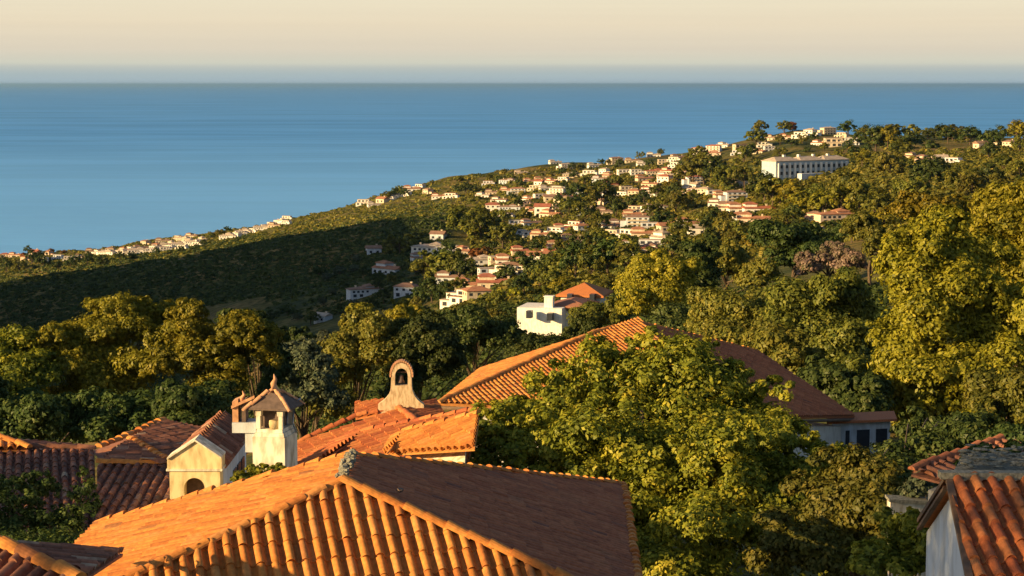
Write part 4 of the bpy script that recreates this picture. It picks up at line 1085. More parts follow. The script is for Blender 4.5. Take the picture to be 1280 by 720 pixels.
# ================================================================== FAR HOUSES
def villa(vols, roofs, wins, chim=None, canopy=None):
    """a far house around the origin, its front facing -y; vols (x,y,w,d,h), roofs (i,kind,rise), wins on the front and left"""
    root = bpy.data.objects.new('house', None); link(root)
    mb = MB()
    for x, y, w, d, h in vols: mb.box((x, y, h / 2 - 2), (w, d, h + 4))
    mb.build('wall', M['wall_white'], root)
    mb = MB()
    for i, kind, rise in roofs:
        x, y, w, d, h = vols[i]
        if kind == 'hip': hip(mb, (x, y), w, d, h + .25, rise, 0, .45, .35)
        elif kind == 'gable':
            a, b_ = w / 2 + .5, d / 2 + .5; z = h + .22
            v = [(x - a, y - b_, z), (x + a, y - b_, z), (x + a, y + b_, z), (x - a, y + b_, z), (x - a, y, z + rise), (x + a, y, z + rise)]
            mb.add(v, [(0, 1, 5, 4), (2, 3, 4, 5), (0, 4, 3), (1, 2, 5), (3, 2, 1, 0)])
        else:
            mb.box((x, y, h + .2), (w + .3, d + .3, .35))
    rf = mb.build('roof', M['tile_far_orange'], root)
    if chim:
        mb = MB(); mb.box((chim[0], chim[1], chim[2]), (.8, .8, 2)); mb.box((chim[0], chim[1], chim[2] + 1.06), (1.05, 1.05, .16)); mb.build('chimney', M['wall_cream'], rf)
    for i, face, t, z, ww, hh in wins:
        x, y, w, d, h = vols[i]; mb = MB()
        if face == 'f':
            mb.box((x + t, y - d / 2 - 0.0, z), (ww, .1, hh)); o = mb.build('window', M['window'], root)
        else:
            mb.box((x - w / 2, y + t, z), (.1, ww, hh)); o = mb.build('window', M['window'], root)
    if canopy:
        mb = MB()
        for cx_, cy_, cw, cd, cz_ in canopy:
            mb.box((cx_, cy_, cz_), (cw, cd, .18)); mb.box((cx_, cy_ - cd / 2, cz_ + .5), (cw, .08, .8))
        mb.build('balcony', M['wall_cream'], root)
    return root
def wr(i, face, ts, z, ww, hh): return [(i, face, t, z, ww, hh) for t in ts]
V = []
V.append(villa([(0, 0, 9, 8, 5.8), (6, 1, 5, 6, 3)], [(0, 'hip', 1.7), (1, 'flat', 0)], wr(0, 'f', (-3, 0, 3), 4.3, 1.2, 1.3) + wr(0, 'f', (-2.6, 1.6), 1.4, 1.6, 2) + wr(0, 'l', (-2, 2), 4.3, 1.1, 1.3), (2, 1, 7.1)))
V.append(villa([(0, 0, 15, 7.5, 3.2), (-4, 1.5, 6, 6, 6)], [(0, 'gable', 1.6), (1, 'hip', 1.3)], wr(0, 'f', (-5.5, -2, 1.5, 5), 1.6, 1.5, 1.5) + wr(1, 'l', (0,), 4.6, 1.3, 1.3), (4, 0, 5)))
V.append(villa([(0, 2, 10, 6, 6.2), (-1, -2.5, 10, 4, 3.1), (5.5, 0, 4, 6, 4.4)], [(0, 'flat', 0), (1, 'flat', 0), (2, 'flat', 0)], wr(0, 'f', (-3.2, 0, 3.2), 4.7, 2, 1.7) + wr(1, 'f', (-3, 0.5, 3.5), 1.5, 1.8, 1.9) + wr(0, 'l', (0,), 4.6, 1.6, 1.2), None))
V.append(villa([(0, 0, 14, 9, 8.6), (-8, 1, 5, 7, 5.6)], [(0, 'hip', 1.5), (1, 'flat', 0)], wr(0, 'f', (-5, -1.7, 1.7, 5), 7.1, 1.6, 1.7) + wr(0, 'f', (-5, -1.7, 1.7, 5), 4.2, 1.6, 1.7) + wr(0, 'f', (-5, -1.7, 1.7, 5), 1.5, 1.6, 1.7), (3, 0, 9.8), [(0, -5, 12, 1.2, 3), (0, -5, 12, 1.2, 5.9)]))
V.append(villa([(0, 0, 7, 7, 4.2)], [(0, 'gable', 1.9)], wr(0, 'f', (-1.8, 1.6), 2.3, 1.2, 1.5) + wr(0, 'l', (0,), 2.3, 1.2, 1.4), (1.6, .6, 5.9)))
V.append(villa([(0, 0, 18, 8, 5.4), (3, 1, 6, 7, 7)], [(0, 'hip', 1.5), (1, 'hip', 1.4)], wr(0, 'f', (-7, -4.6, -2.2, .4, 6.8), 3.9, 1.3, 1.4) + wr(0, 'f', (-6.5, -3, 4.5), 1.3, 1.8, 1.9), (-5, 0, 6.8)))
WALLS = {'white': 'wall_white', 'bluish': 'wall_cool', 'cream': 'wall_cream', 'peach': 'wall_peach'}
ROOFS = {'orange': 'tile_far_orange', 'red': 'tile_far_red', 'brown': 'tile_far_brown', 'pale': 'roof_far_pale'}
VN = ['two-storey house', 'long low house', 'flat-roofed villa', 'balconied block', 'cottage', 'wide house']
VW = [14, 15, 14, 19, 7, 18]

HOUSES = []   # px, py, width px, villa, wall, roof
def H_(s):
    for item in s.split(';'):
        it = item.split()
        HOUSES.append((float(it[0]), float(it[1]), float(it[2]), int(it[3]), {'w': 'white', 'b': 'bluish', 'c': 'cream', 'p': 'peach'}[it[4]], {'o': 'orange', 'r': 'red', 'n': 'brown', 'p': 'pale'}[it[5]]))
# coastal ridge, left
H_('6 322 12 0 p r;19 321 13 1 p o;32 326 12 0 p o;44 320 10 4 p r;60 319 10 0 p o;72 324 12 2 b p;86 326 13 2 w p;58 328 14 2 b p;100 324 11 1 b n')
H_('116 316 11 1 c n;127 318 10 2 b p;138 315 11 0 c n;147 319 12 2 w p;157 315 10 1 c o;166 318 12 2 w p;176 312 11 1 c n;186 316 13 2 w p;196 310 11 0 c o;206 314 12 2 w p;216 307 12 1 c p;227 312 13 2 w p;236 304 12 0 c p;246 308 13 2 w p;254 302 12 1 c p;182 306 10 0 c n;203 303 11 1 c n;222 300 11 2 c p;240 297 11 1 c n')
H_('121 318 12 2 w p;133 319 12 5 w p;152 318 12 5 w p;162 314 12 2 w p;172 316 12 5 w p;191 313 12 2 w p;201 310 12 5 w p;211 312 12 2 w p;221 309 12 5 w p;232 307 12 2 w p;242 306 12 5 w p;251 305 12 2 w p;230 302 12 5 c p;285 299 12 5 w p;295 296 12 2 w p;305 293 12 5 w p;316 291 12 2 w p;327 288 12 5 w p;338 283 12 2 w p;325 281 12 5 w p;336 278 12 2 w p;347 276 12 5 w p;358 275 12 2 w p;366 271 12 5 w p;351 280 12 5 w p')
H_('290 297 11 1 c p;300 294 11 2 w p;311 291 11 1 c p;322 288 11 2 w p;318 281 11 1 c n;330 279 12 2 c p;341 276 12 1 c p;352 275 12 2 w p;363 272 12 1 c p;333 286 11 2 w p;344 284 11 1 c n;357 281 11 2 w p;370 268 10 4 c o')
# ridge above the dark slope
H_('384 266 11 2 w p;395 263 12 5 w p;407 261 12 2 w p;419 258 13 5 w p;488 251 13 2 w p;498 248 14 5 w p;507 245 13 2 w p;432 258 15 2 w p;442 252 11 0 c n;454 256 16 2 w p;468 258 13 1 w p;478 254 10 4 c o;515 239 17 1 w o;524 236 14 2 w n;535 242 14 0 c n;549 248 15 1 w o;563 248 16 2 w o')
# skyline of the hillside
H_('602 213 14 1 c p;613 212 13 2 w p;625 210 13 2 w p;637 209 13 1 w p;655 208 13 1 c n;664 206 12 2 w p;674 205 13 2 w p;684 204 12 2 w p;694 205 12 1 w p;743 209 12 1 w p;754 198 14 1 c o;769 196 13 2 w p;790 203 12 1 c n;805 207 14 1 w p;817 196 12 1 w p;829 205 13 2 c p;844 209 15 2 w p;848 199 13 1 c n;856 188 14 1 c o')
# upper rows
H_('664 229 15 1 p o;677 227 14 1 c o;690 229 15 1 p o;703 227 14 2 w n;668 238 15 2 c p;684 238 15 1 w p;698 240 18 2 w p;616 243 13 1 c n;635 240 15 1 p o;736 220 17 2 w p;750 226 15 1 b n;763 222 14 1 p o;780 219 17 2 w p;795 218 15 2 w p;806 226 18 1 c o;819 219 18 5 c r;836 217 18 1 p r;831 228 20 0 w r;813 233 17 1 c o;661 252 15 1 w o;675 249 16 2 w p;783 240 17 2 c p;793 245 16 0 c o;778 247 13 2 w p;855 246 15 2 c o;863 240 14 1 w p;842 202 12 2 w p;832 222 14 1 w p')
# the hilltop
H_('907 179 17 2 c o;922 176 18 0 c p;934 173 16 1 c n;926 188 18 2 c n;922 194 15 2 b p;905 184 13 1 w p;966 175 16 1 c n;984 174 16 1 p o;1000 172 17 2 w p;1013 169 17 0 w p;1009 160 12 4 c o;1035 168 19 3 c p;1052 172 15 2 c p;1042 183 24 2 c p;1065 181 20 3 b p;962 189 15 2 b n;954 184 16 2 w p;948 192 12 1 c o;1024 182 14 1 w o;1190 206 19 2 b p;1176 203 12 4 b p;1143 199 17 1 c n;1158 203 16 1 p n;1241 181 18 1 c o;1262 184 15 0 c n;1226 186 12 4 p n;1084 168 12 4 c n')
# halfway down
H_('616 264 22 0 w r;637 264 19 5 b n;645 283 18 2 b p;664 282 18 1 b n;689 272 24 1 c o;649 296 20 2 b p;663 298 18 2 w p;678 297 18 1 c o;693 293 19 2 w p;706 289 19 1 c r;718 285 16 2 w r;727 290 15 0 w o;761 287 17 1 b n;775 284 18 1 w n;793 272 23 1 c o;797 284 23 3 b n;812 288 16 2 b p;765 297 23 2 c p;785 298 20 2 w p;808 297 20 1 c o;867 243 18 2 w o;881 243 19 0 c p;893 246 20 2 w p;906 248 15 1 c o;921 234 18 2 c o;937 233 19 1 c p;919 252 26 3 b n;913 264 22 1 p n;928 266 22 1 w o;948 266 24 1 w r;926 279 18 0 w o;942 279 20 1 p o;900 258 15 1 w n')
# low on the hillside
H_('538 318 36 5 w p;558 320 30 2 w p;529 326 22 1 b n;581 318 22 1 c o;599 333 32 5 w p;625 332 28 2 c p;638 330 22 1 w o;612 347 24 2 b p;640 348 36 3 w n;622 360 30 1 c r;588 362 20 1 c o;574 382 20 2 w p;586 378 18 2 w n;596 377 16 0 c o;486 342 34 1 b o;467 318 14 4 b n;456 370 28 5 b n;508 370 33 0 b n;404 402 13 4 b p;798 313 19 1 b n;812 312 18 2 b p;805 320 22 5 w n;820 322 17 1 c r;862 285 16 1 w o;871 294 17 4 w p;832 303 14 1 w p;832 290 15 4 c o;1028 279 20 1 c n;1044 278 20 5 p o;1016 297 12 4 b p;700 312 18 1 c o;689 324 16 4 w r;735 312 14 4 w p;717 303 15 1 c n;655 318 20 1 c r;672 330 20 4 w o;564 352 18 1 b n;548 300 14 4 b n')

_r = np.random.default_rng(909)
for _k in range(1500):
    if len(HOUSES) > 268: break
    _x = _r.uniform(600, 905); _y = np.interp(_x, [600, 700, 800, 905], [214, 205, 198, 188]) + _r.uniform(0, 1) ** 1.2 * 72
    if any(abs(_x - h_[0]) < 10 and abs(_y - h_[1]) < 4.5 for h_ in HOUSES): continue
    HOUSES.append((_x, _y, np.interp(_y, [190, 270], [9, 14]) * _r.uniform(.75, 1.2), int(_r.integers(6)), ['white', 'white', 'cream', 'peach', 'bluish'][_r.integers(5)], ['orange', 'pale', 'brown', 'pale', 'red'][_r.integers(5)]))
placed = []
for px, py, wpx, k, wl, rf in HOUSES:
    p = hit(px, py)
    if p is None: continue
    s = 1.05 * wpx / F * p[1] / VW[k]; s = min(max(s, 0.55), 1.5)
    placed.append((px, py, wpx, k, wl, rf, p, s))
rs = np.random.default_rng(77)
HP = []
for px, py, wpx, k, wl, rf, p, s in placed:
    o = copy_tree(V[k])
    o.location = (p[0], p[1], p[2] - 0.2); o.scale = (s * 1.2, s, s * .92); o.rotation_euler = (0, 0, math.radians(rs.uniform(-55, 25)))
    for ch in o.children:
        nm = ch.name.split('.')[0]
        if nm in ('wall', 'roof'):
            ch.material_slots[0].link = 'OBJECT'
            ch.material_slots[0].material = M[WALLS[wl]] if nm == 'wall' else M[ROOFS[rf]]
    HP.append((px, py))
    zone = ('on the coastal ridge by the sea' if px < 105 else 'in the long coastal row' if px < 380 else 'above the dark slope' if px < 585 and py < 270 else
            'in the shaded valley' if px < 565 and py > 295 and wl == 'bluish' else 'low on the slope' if py > 300 else 'on the hilltop' if px > 895 and py < 215 else
            'along the hillside skyline' if py < 214 else 'in the upper hillside rows' if py < 256 else 'halfway down the hillside')
    PENDING.append([o, px, py, f'{wl} {VN[k]} with {rf} roof', zone, 'house', 'houses on the hillside and coast'])
for v in V: delete_tree(v)

# long apartment block below the hilltop
pb = hit(1016, 221)
ab = empty('apartment_block', pb); ab.rotation_euler = (0, 0, math.radians(33))
tag(ab, 'long bluish apartment block with white piers and a pale low roof near the hilltop', 'apartment block')
Lb = 121 / F * pb[1]; hb = 20 / F * pb[1]
ab_ = root_loc(ab)
def ploc(mb, name, mat, parent): return mb.build(name, mat, parent)
def bb(mb, x, y, z, w, d, h): mb.box((ab_[0] + x, ab_[1] + y, ab_[2] + z), (w, d, h))
mb = MB(); bb(mb, 0, 5, hb / 2 - 2, Lb, 10, hb + 4); wl_ = mb.build('wall', M['wall_blue'], ab)
mb = MB()
for i in range(3):
    w = Lb / 3; hip(mb, (ab_[0] - Lb / 2 + w * (i + .5), ab_[1] + 5), w - .3, 10, ab_[2] + hb + .3, 1.8, 0, .4, .6)
rfb = mb.build('roof', M['roof_far_pale'], ab)
for i in range(14):
    x = -Lb / 2 + Lb * (i + .5) / 14
    mb = MB(); bb(mb, x, -.35, hb * .45, 1.0, .7, hb * .9); mb.build('pier', M['wall_white'], ab)
for i in range(13):
    x = -Lb / 2 + Lb * (i + 1) / 14
    for z in (.28, .68):
        mb = MB(); bb(mb, x, 0, hb * z, 1.7, .12, hb * .2); mb.build('window', M['window'], ab)
mb = MB(); bb(mb, -2, -4.5, 0.4, Lb * .45, 3, 3.2); mb.build('terrace', M['wall_cool'], ab)
for i in range(4):
    mb = MB(); bb(mb, -Lb * .3 + i * Lb * .2, 5, hb + 1.6, 1.2, 1.2, 2.6); mb.build('chimney', M['wall_white'], rfb)

# ================================================================== HILLSIDE TREES
PROT = {}
def P_(key, name, kind, r, hgt, trunk, n, leaf, mat, seed): PROT[key] = tree_proto(name, kind, r, hgt, trunk, n, leaf, LV[mat], seed)
P_('olive1', 'broad_tree', 'round', 4.6, 8.2, 1.2, 2200, .42, 'olive', 301)
P_('olive2', 'broad_tree', 'bush', 5.0, 7.2, .8, 2200, .42, 'olive', 302)
P_('olive3', 'broad_tree', 'round', 4.2, 9.4, 1.2, 2200, .42, 'olive', 303)
P_('dark1', 'broad_tree', 'round', 4.8, 9, 1.0, 2200, .42, 'dark', 304)
P_('dark2', 'broad_tree', 'bush', 5.2, 7.8, .8, 2200, .42, 'dark', 305)
P_('tall1', 'tall_tree', 'tall', 2.8, 12, 1.0, 2000, .42, 'olive', 306)
P_('tall2', 'tall_tree', 'tall', 2.5, 11, 1.0, 2000, .42, 'dark', 307)
P_('flat1', 'umbrella_pine', 'flat', 5.2, 6.5, 4.5, 1900, .40, 'dark', 308)
P_('gold1', 'broad_tree', 'round', 4.2, 7.4, 1.0, 2200, .42, 'gold', 309)
P_('gold2', 'broad_tree', 'bush', 4.4, 6.4, .8, 2000, .42, 'gold', 310)
P_('amber1', 'broad_tree', 'round', 4.2, 7.6, 1.0, 2000, .42, 'amber', 311)
P_('rust1', 'broad_tree', 'bush', 4.2, 5.6, .6, 2000, .42, 'rust', 312)
P_('grey1', 'broad_tree', 'bush', 4.4, 6, .6, 1800, .42, 'grey', 313)
KIND = {'o': ['olive1', 'olive2', 'olive3'], 'd': ['dark1', 'dark2'], 't': ['tall1', 'tall2'], 'f': ['flat1'], 'g': ['gold1', 'gold2'], 'a': ['amber1'], 'r': ['rust1'], 'y': ['grey1']}
DESC = {'olive1': 'round olive-green tree', 'olive2': 'spreading olive-green tree', 'olive3': 'domed olive-green tree', 'dark1': 'round dark green tree', 'dark2': 'spreading dark green tree', 'tall1': 'slender green tree', 'tall2': 'slender dark tree',
        'flat1': 'umbrella-shaped pine', 'gold1': 'round golden-green tree', 'gold2': 'bushy golden-green tree', 'amber1': 'amber-leaved tree', 'rust1': 'rusty orange tree', 'grey1': 'grey-green bushy tree'}
KH = {'olive1': 9.4, 'olive2': 8, 'olive3': 10.6, 'dark1': 10, 'dark2': 8.6, 'tall1': 13, 'tall2': 12, 'flat1': 9.5, 'gold1': 8.4, 'gold2': 7.2, 'amber1': 8.6, 'rust1': 6.2, 'grey1': 6.6}
def near_house(px, py, m=1.0):
    # a tree's foot just in front of a house would hide it
    return any(abs(px - hx) < 9 * m and -6 < py - hy < 14 * m for hx, hy in HP)
TP = []
def put_tree(px, py, hpx, key, why=0):
    p = hit(px, py)
    if p is None: return
    s = hpx / F * p[1] / KH[key]; s = min(max(s, 0.55), 1.9)
    o = copy_tree(PROT[key]); o.location = (p[0], p[1], p[2] - 1.0 * s)
    w = s * rs.uniform(.95, 1.25); o.scale = (w, w, s); o.rotation_euler = (0, 0, rs.uniform(0, 6.28))
    TP.append((px, py, hpx))
    zone = ('on the coastal ridge' if px < 380 and py < 335 else 'in the shaded valley' if px < 560 and py > 300 else 'on the ridge above the dark slope' if px < 585 and py < 300 else
            'on the right-hand hill' if px > 1065 and py > 185 else 'on the hilltop' if px > 890 and py < 200 else
            'along the hillside skyline' if py < 212 and px < 890 else 'on the upper hillside' if py < 240 else 'among the middle houses' if py < 275 else 'on the middle hillside' if py < 305 else 'low on the slope')
    PENDING.append([o, px, py, DESC[key], zone, 'tree', 'trees scattered over the hillside'])
# trees one can pick out: foot px, foot py, height px, kind
for s in ('585 296 50 olive2;600 300 46 olive1;612 290 34 gold2;575 285 34 olive3;628 312 40 olive1;500 318 30 olive2;490 316 24 olive1;520 300 18 dark2;740 268 46 tall1;752 262 42 olive3;730 285 38 olive1;'
          '880 232 52 olive3;865 235 44 olive1;895 232 40 dark1;910 240 42 olive2;872 208 30 olive1;845 268 34 olive1;860 262 30 olive2;895 175 14 olive1;902 172 18 dark2;950 172 26 olive3;945 185 28 olive1;930 240 38 olive3;'
          '990 165 18 rust1;1000 160 14 olive2;980 168 20 olive1;1110 188 34 amber1;1095 190 34 dark1;1125 200 30 olive1;1078 210 26 amber1;1112 222 38 olive2;1125 250 30 olive2;1145 255 40 olive1;1160 240 44 dark1;1170 225 32 dark1;1185 180 22 dark1;'
          '1200 240 34 olive2;1215 250 40 olive2;1060 250 44 olive1;1050 270 46 gold1;1075 265 50 olive1;1095 275 46 olive1;1020 268 46 olive3;1010 262 44 olive1;1030 272 40 gold1;990 265 44 amber1;1000 272 36 amber1;965 262 48 olive3;955 255 42 dark1;975 258 40 olive2;'
          '1040 300 34 dark2;1065 305 34 dark1;1085 300 40 olive1;1105 300 42 amber1;1120 290 34 olive1;1150 215 26 dark2;1200 175 16 dark2;1220 178 18 dark1;1245 172 18 dark2;1270 178 30 amber1;1255 170 14 dark2;1275 192 26 olive1;1235 200 24 dark1;'
          '835 188 14 dark1;845 186 12 olive2;870 182 16 olive1;882 180 14 dark2;893 178 14 olive1;915 168 12 olive1;975 182 16 olive1;990 184 16 dark2;1003 180 14 olive2;1018 178 14 dark1;1030 190 14 olive1;975 196 14 olive2;1060 190 16 dark1;1072 186 22 dark1;1050 196 12 olive2;940 200 22 dark1;930 205 26 olive1;965 166 12 olive1;1020 164 9 dark2;1048 160 8 olive2;1008 192 12 dark2;1160 178 16 dark1;1140 176 14 dark2;1255 215 26 olive1;1275 225 30 olive2;1235 235 34 dark1;1190 225 20 dark2;1255 245 34 olive2;1275 250 30 dark1;'
          '752 205 9 dark2;765 190 8 dark1;757 190 9 dark2;790 190 16 olive3;782 196 12 olive2;600 300 24 gold2;595 325 22 rust1;607 322 20 rust1;700 352 46 olive1;720 350 50 dark1;740 350 48 olive1;760 345 50 dark1;770 330 46 olive2;690 340 40 dark2;785 345 48 olive3;'
          '735 320 40 dark2;750 315 36 olive1;715 325 34 dark1;560 345 46 dark1;545 350 42 olive2;530 352 40 olive1;575 352 44 olive1;590 350 30 dark2;520 345 30 dark2;570 372 30 olive1;540 378 34 dark1;555 385 36 dark1;525 380 28 dark2;'
          '650 345 34 dark1;668 345 40 dark2;675 362 36 olive1;655 372 34 dark1;640 378 26 gold2;700 372 30 gold1;690 380 26 olive2;760 372 34 olive1;775 362 28 olive1;620 388 30 olive1;605 390 28 dark2;590 398 24 gold2;'
          '800 345 34 dark1;815 335 30 olive2;840 330 40 dark1;850 318 36 olive3;870 322 34 olive1;885 315 34 dark1;900 300 32 olive2;915 312 30 olive1;850 300 34 olive1;832 286 30 dark2;815 275 26 olive1;828 265 30 olive3;842 250 24 dark1;'
          '935 305 26 olive2;950 300 28 dark1;965 298 24 olive1;985 285 26 olive2;1000 290 22 dark2;895 282 26 dark1;880 285 24 olive1;908 285 26 olive3;'
          '700 268 24 dark1;712 270 28 olive1;722 262 26 dark2;735 248 24 dark2;718 250 22 dark1;705 255 20 dark2;765 260 24 olive1;770 272 26 dark1;750 290 30 olive1;742 300 28 olive3;640 250 14 dark2;650 262 18 dark1;655 275 18 olive2;629 282 24 olive1;620 300 30 dark1;636 305 24 olive2;'
          '690 310 22 dark1;705 320 24 olive2;670 318 20 dark1;645 318 20 olive1;612 315 20 dark2;'
          '40 332 22 dark1;55 334 20 dark2;150 326 13 dark1;165 324 12 dark2;195 320 12 dark1;225 315 11 dark2;110 332 14 dark1;128 331 14 dark2;88 336 16 dark1;72 337 15 dark2;8 340 18 dark1;24 339 16 olive2;255 309 11 dark1;245 312 10 dark2;35 318 12 dark1;48 314 12 dark1;52 322 12 dark2;110 325 12 dark1;98 328 14 dark2;122 328 12 dark2;15 334 12 olive2;3 330 12 dark1;80 318 8 rust1;30 322 9 rust1;64 316 8 rust1;265 300 10 dark1;275 296 11 olive2;285 290 10 dark2;262 290 8 olive1;270 285 9 olive2;380 268 12 dark1;392 264 12 dark2;402 262 12 olive1;412 258 11 dark1;378 262 9 olive2;'
          '425 250 10 olive1;484 252 16 olive3;492 248 14 dark1;500 244 14 olive2;506 248 14 dark1;540 232 8 olive1;572 240 14 dark2;582 244 18 dark1;592 240 14 dark2;575 228 10 olive2;590 216 6 dark1;600 212 6 dark2;612 226 10 olive1;625 230 11 dark1;640 224 10 olive2;650 232 12 dark2;630 218 8 olive1;'
          '715 214 12 dark1;725 212 10 olive2;702 218 12 dark2;718 226 14 dark1;730 232 14 olive1;705 238 14 dark1;720 242 16 olive2;745 236 16 dark2;758 240 18 dark1;770 232 16 olive2;775 210 12 dark1;760 208 11 olive1;800 198 10 olive2;812 210 12 dark1;826 196 12 olive1;836 192 12 dark2;850 215 14 dark1;862 205 16 olive2;820 248 20 olive1;805 255 20 dark1;790 258 20 dark2;'
          '440 342 14 grey1;425 345 16 grey1;410 352 14 grey1;400 345 12 dark2;455 348 16 dark1;470 352 18 dark2;445 328 12 grey1;430 362 14 dark2;415 370 12 grey1;475 365 14 dark1;492 356 16 olive2;480 380 20 dark1;360 395 14 dark2;372 402 12 grey1;388 408 14 dark1;340 400 12 dark2;425 392 16 dark2;440 385 12 grey1;405 382 9 grey1;500 388 22 gold2;520 392 22 olive1;465 392 20 dark1').split(';'):
    a = s.split(); put_tree(float(a[0]), float(a[1]), float(a[2]), a[3])
n0 = len(TP)
tries = 0
while len(TP) < 268 and tries < 6000:
    tries += 1
    px = rs.uniform(590, 1275); top = np.interp(px, [590, 700, 800, 900, 1000, 1100, 1280], [222, 212, 200, 190, 182, 185, 185]); bot = np.interp(px, [590, 760, 900, 1080, 1280], [395, 370, 330, 310, 260])
    py = rs.uniform(top, bot)
    if near_house(px, py, 0.9): continue
    if any(abs(px - a) < 9 and abs(py - b_) < 6 for a, b_, _ in TP): continue
    h_ = np.interp(py, [190, 260, 330, 390], [12, 20, 28, 32]) * rs.uniform(.75, 1.25)
    put_tree(px, py, h_, ['olive1', 'olive2', 'olive3', 'dark1', 'dark2', 'dark1', 'gold1', 'amber1', 'tall1', 'grey1'][rs.integers(10)])
for i in range(30):
    px = 1062 + i * 7.6 + rs.uniform(-3, 3); Y = rs.uniform(1000, 1260) if i % 3 else rs.uniform(1230, 1330)
    q = at(px, 180, Y); g_ = ground(q[0], Y); qx, qy = project((q[0], Y, g_))
    if qy > 200: Y = 1290; q = at(px, 180, Y); g_ = ground(q[0], Y); qx, qy = project((q[0], Y, g_))
    key = ['dark1', 'dark2', 'olive1', 'dark1', 'olive2'][i % 5]; s = rs.uniform(.85, 1.35)
    o = copy_tree(PROT[key]); o.location = (q[0], Y, g_ - 2.0); o.scale = (s * 1.4, s * 1.4, s); o.rotation_euler = (0, 0, rs.uniform(0, 6))
    PENDING.append([o, qx, qy, DESC[key], 'on the wooded skyline', 'tree', 'trees scattered over the hillside'])
for v in PROT.values(): delete_tree(v)
# ---- scrub and undergrowth nobody could count
def scatter(name, regions, mats, size, nleaf, leaf, label, seed, flat=0.6, ymin=150.0):
    r = np.random.default_rng(seed); P = []; Nn = []; S = []; T = []
    for (x0, x1, ytop, ybot, cnt) in regions:
        px = r.uniform(x0, x1, cnt); t = (px - x0) / (x1 - x0)
        py = r.uniform(0, 1, cnt); py = (ytop[0] * (1 - t) + ytop[1] * t) * (1 - py) + py * (ybot[0] * (1 - t) + ybot[1] * t)
        PP, ok = hit_many(px, py, ymin)
        for p in PP[ok]:
            if p[2] < 1.5: continue
            s = size * r.uniform(.4, 1.3) * (p[1] / 900) ** 0.35
            d = r.normal(size=(nleaf, 3)); d /= np.linalg.norm(d, axis=1, keepdims=True); d[:, 2] = np.abs(d[:, 2])
            P.append(p + d * s * np.array([1, 1, flat]) * r.uniform(.6, 1, (nleaf, 1)))
            Nn.append(d + r.normal(size=(nleaf, 3)) * .5 + np.array([0, 0, .3])); S.append(np.full(nleaf, leaf * s / size * 1.0) * r.uniform(.6, 1.3, nleaf)); T.append(np.clip(r.normal(.45, .2) + r.normal(0, .15, nleaf), 0, 1))
    P = np.concatenate(P); Nn = np.concatenate(Nn); S = np.concatenate(S); T = np.concatenate(T)
    me = quad_mesh(name, P, Nn, S, T, LV[mats], r, .8)
    o = link(bpy.data.objects.new(name, me)); tag(o, label, 'vegetation', kind='stuff')
scatter('hillside_scrub', [(585, 1280, (215, 185), (395, 260), 7500), (1060, 1280, (185, 185), (300, 240), 900)], 'olive', 2.3, 28, .8, 'low olive scrub covering the hillside between the houses', 401)
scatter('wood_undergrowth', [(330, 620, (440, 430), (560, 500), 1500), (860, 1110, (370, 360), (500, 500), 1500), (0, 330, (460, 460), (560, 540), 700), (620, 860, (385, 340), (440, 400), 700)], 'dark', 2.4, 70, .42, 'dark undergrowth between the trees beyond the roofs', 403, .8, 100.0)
scatter('ridge_scrub', [(380, 600, (262, 215), (290, 262), 1800), (0, 380, (316, 262), (360, 292), 3200)], 'olive', 1.5, 20, .6, 'fine lit scrub along the crest of the coastal ridge', 404, .5)
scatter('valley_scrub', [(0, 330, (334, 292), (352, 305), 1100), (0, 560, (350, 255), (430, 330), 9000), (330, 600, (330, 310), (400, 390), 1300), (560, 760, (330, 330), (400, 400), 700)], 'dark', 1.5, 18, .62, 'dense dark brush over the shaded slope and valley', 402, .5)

# ================================================================== LABELS
from collections import defaultdict
ORD = ['first', 'second', 'third', 'fourth', 'fifth', 'sixth', 'seventh', 'eighth', 'ninth', 'tenth', 'eleventh', 'twelfth', 'thirteenth', 'fourteenth', 'fifteenth', 'sixteenth', 'seventeenth', 'eighteenth', 'nineteenth', 'twentieth']
groups = defaultdict(list)
for r in PENDING: groups[(r[3], r[4])].append(r)
for (desc, zone), rows in groups.items():
    rows.sort(key=lambda r: r[1])
    for i, r in enumerate(rows):
        o = r[0]
        if len(rows) == 1: lab = f'{desc} {zone}'
        elif i == 0: lab = f'{desc} {zone}, the leftmost such'
        elif i == len(rows) - 1: lab = f'{desc} {zone}, the rightmost such'
        elif i == 1 and len(rows) == 3: lab = f'{desc} {zone}, between its two look-alikes'
        else: lab = f'{desc} {zone}, {ORD[i]} from left'
        tag(o, lab, r[5], r[6])

# ================================================================== LIGHT, SKY, CAMERA
w = bpy.data.worlds.new('World'); scn.world = w; w.use_nodes = True
N = w.node_tree.nodes; L = w.node_tree.links; bg = N['Background']
sky = N.new('ShaderNodeTexSky'); sky.sky_type = 'NISHITA'; sky.sun_disc = False
az = math.radians(180 + SUN_AZ)      # compass angle: 0 = +Y, clockwise towards +X
sky.sun_elevation = math.radians(SUN_EL); sky.sun_rotation = az
sky.air_density = 1.0; sky.dust_density = 1.5; sky.ozone_density = 2.0; sky.altitude = 170
tc = N.new('ShaderNodeTexCoord'); sx = N.new('ShaderNodeSeparateXYZ'); L.new(tc.outputs['Generated'], sx.inputs[0])
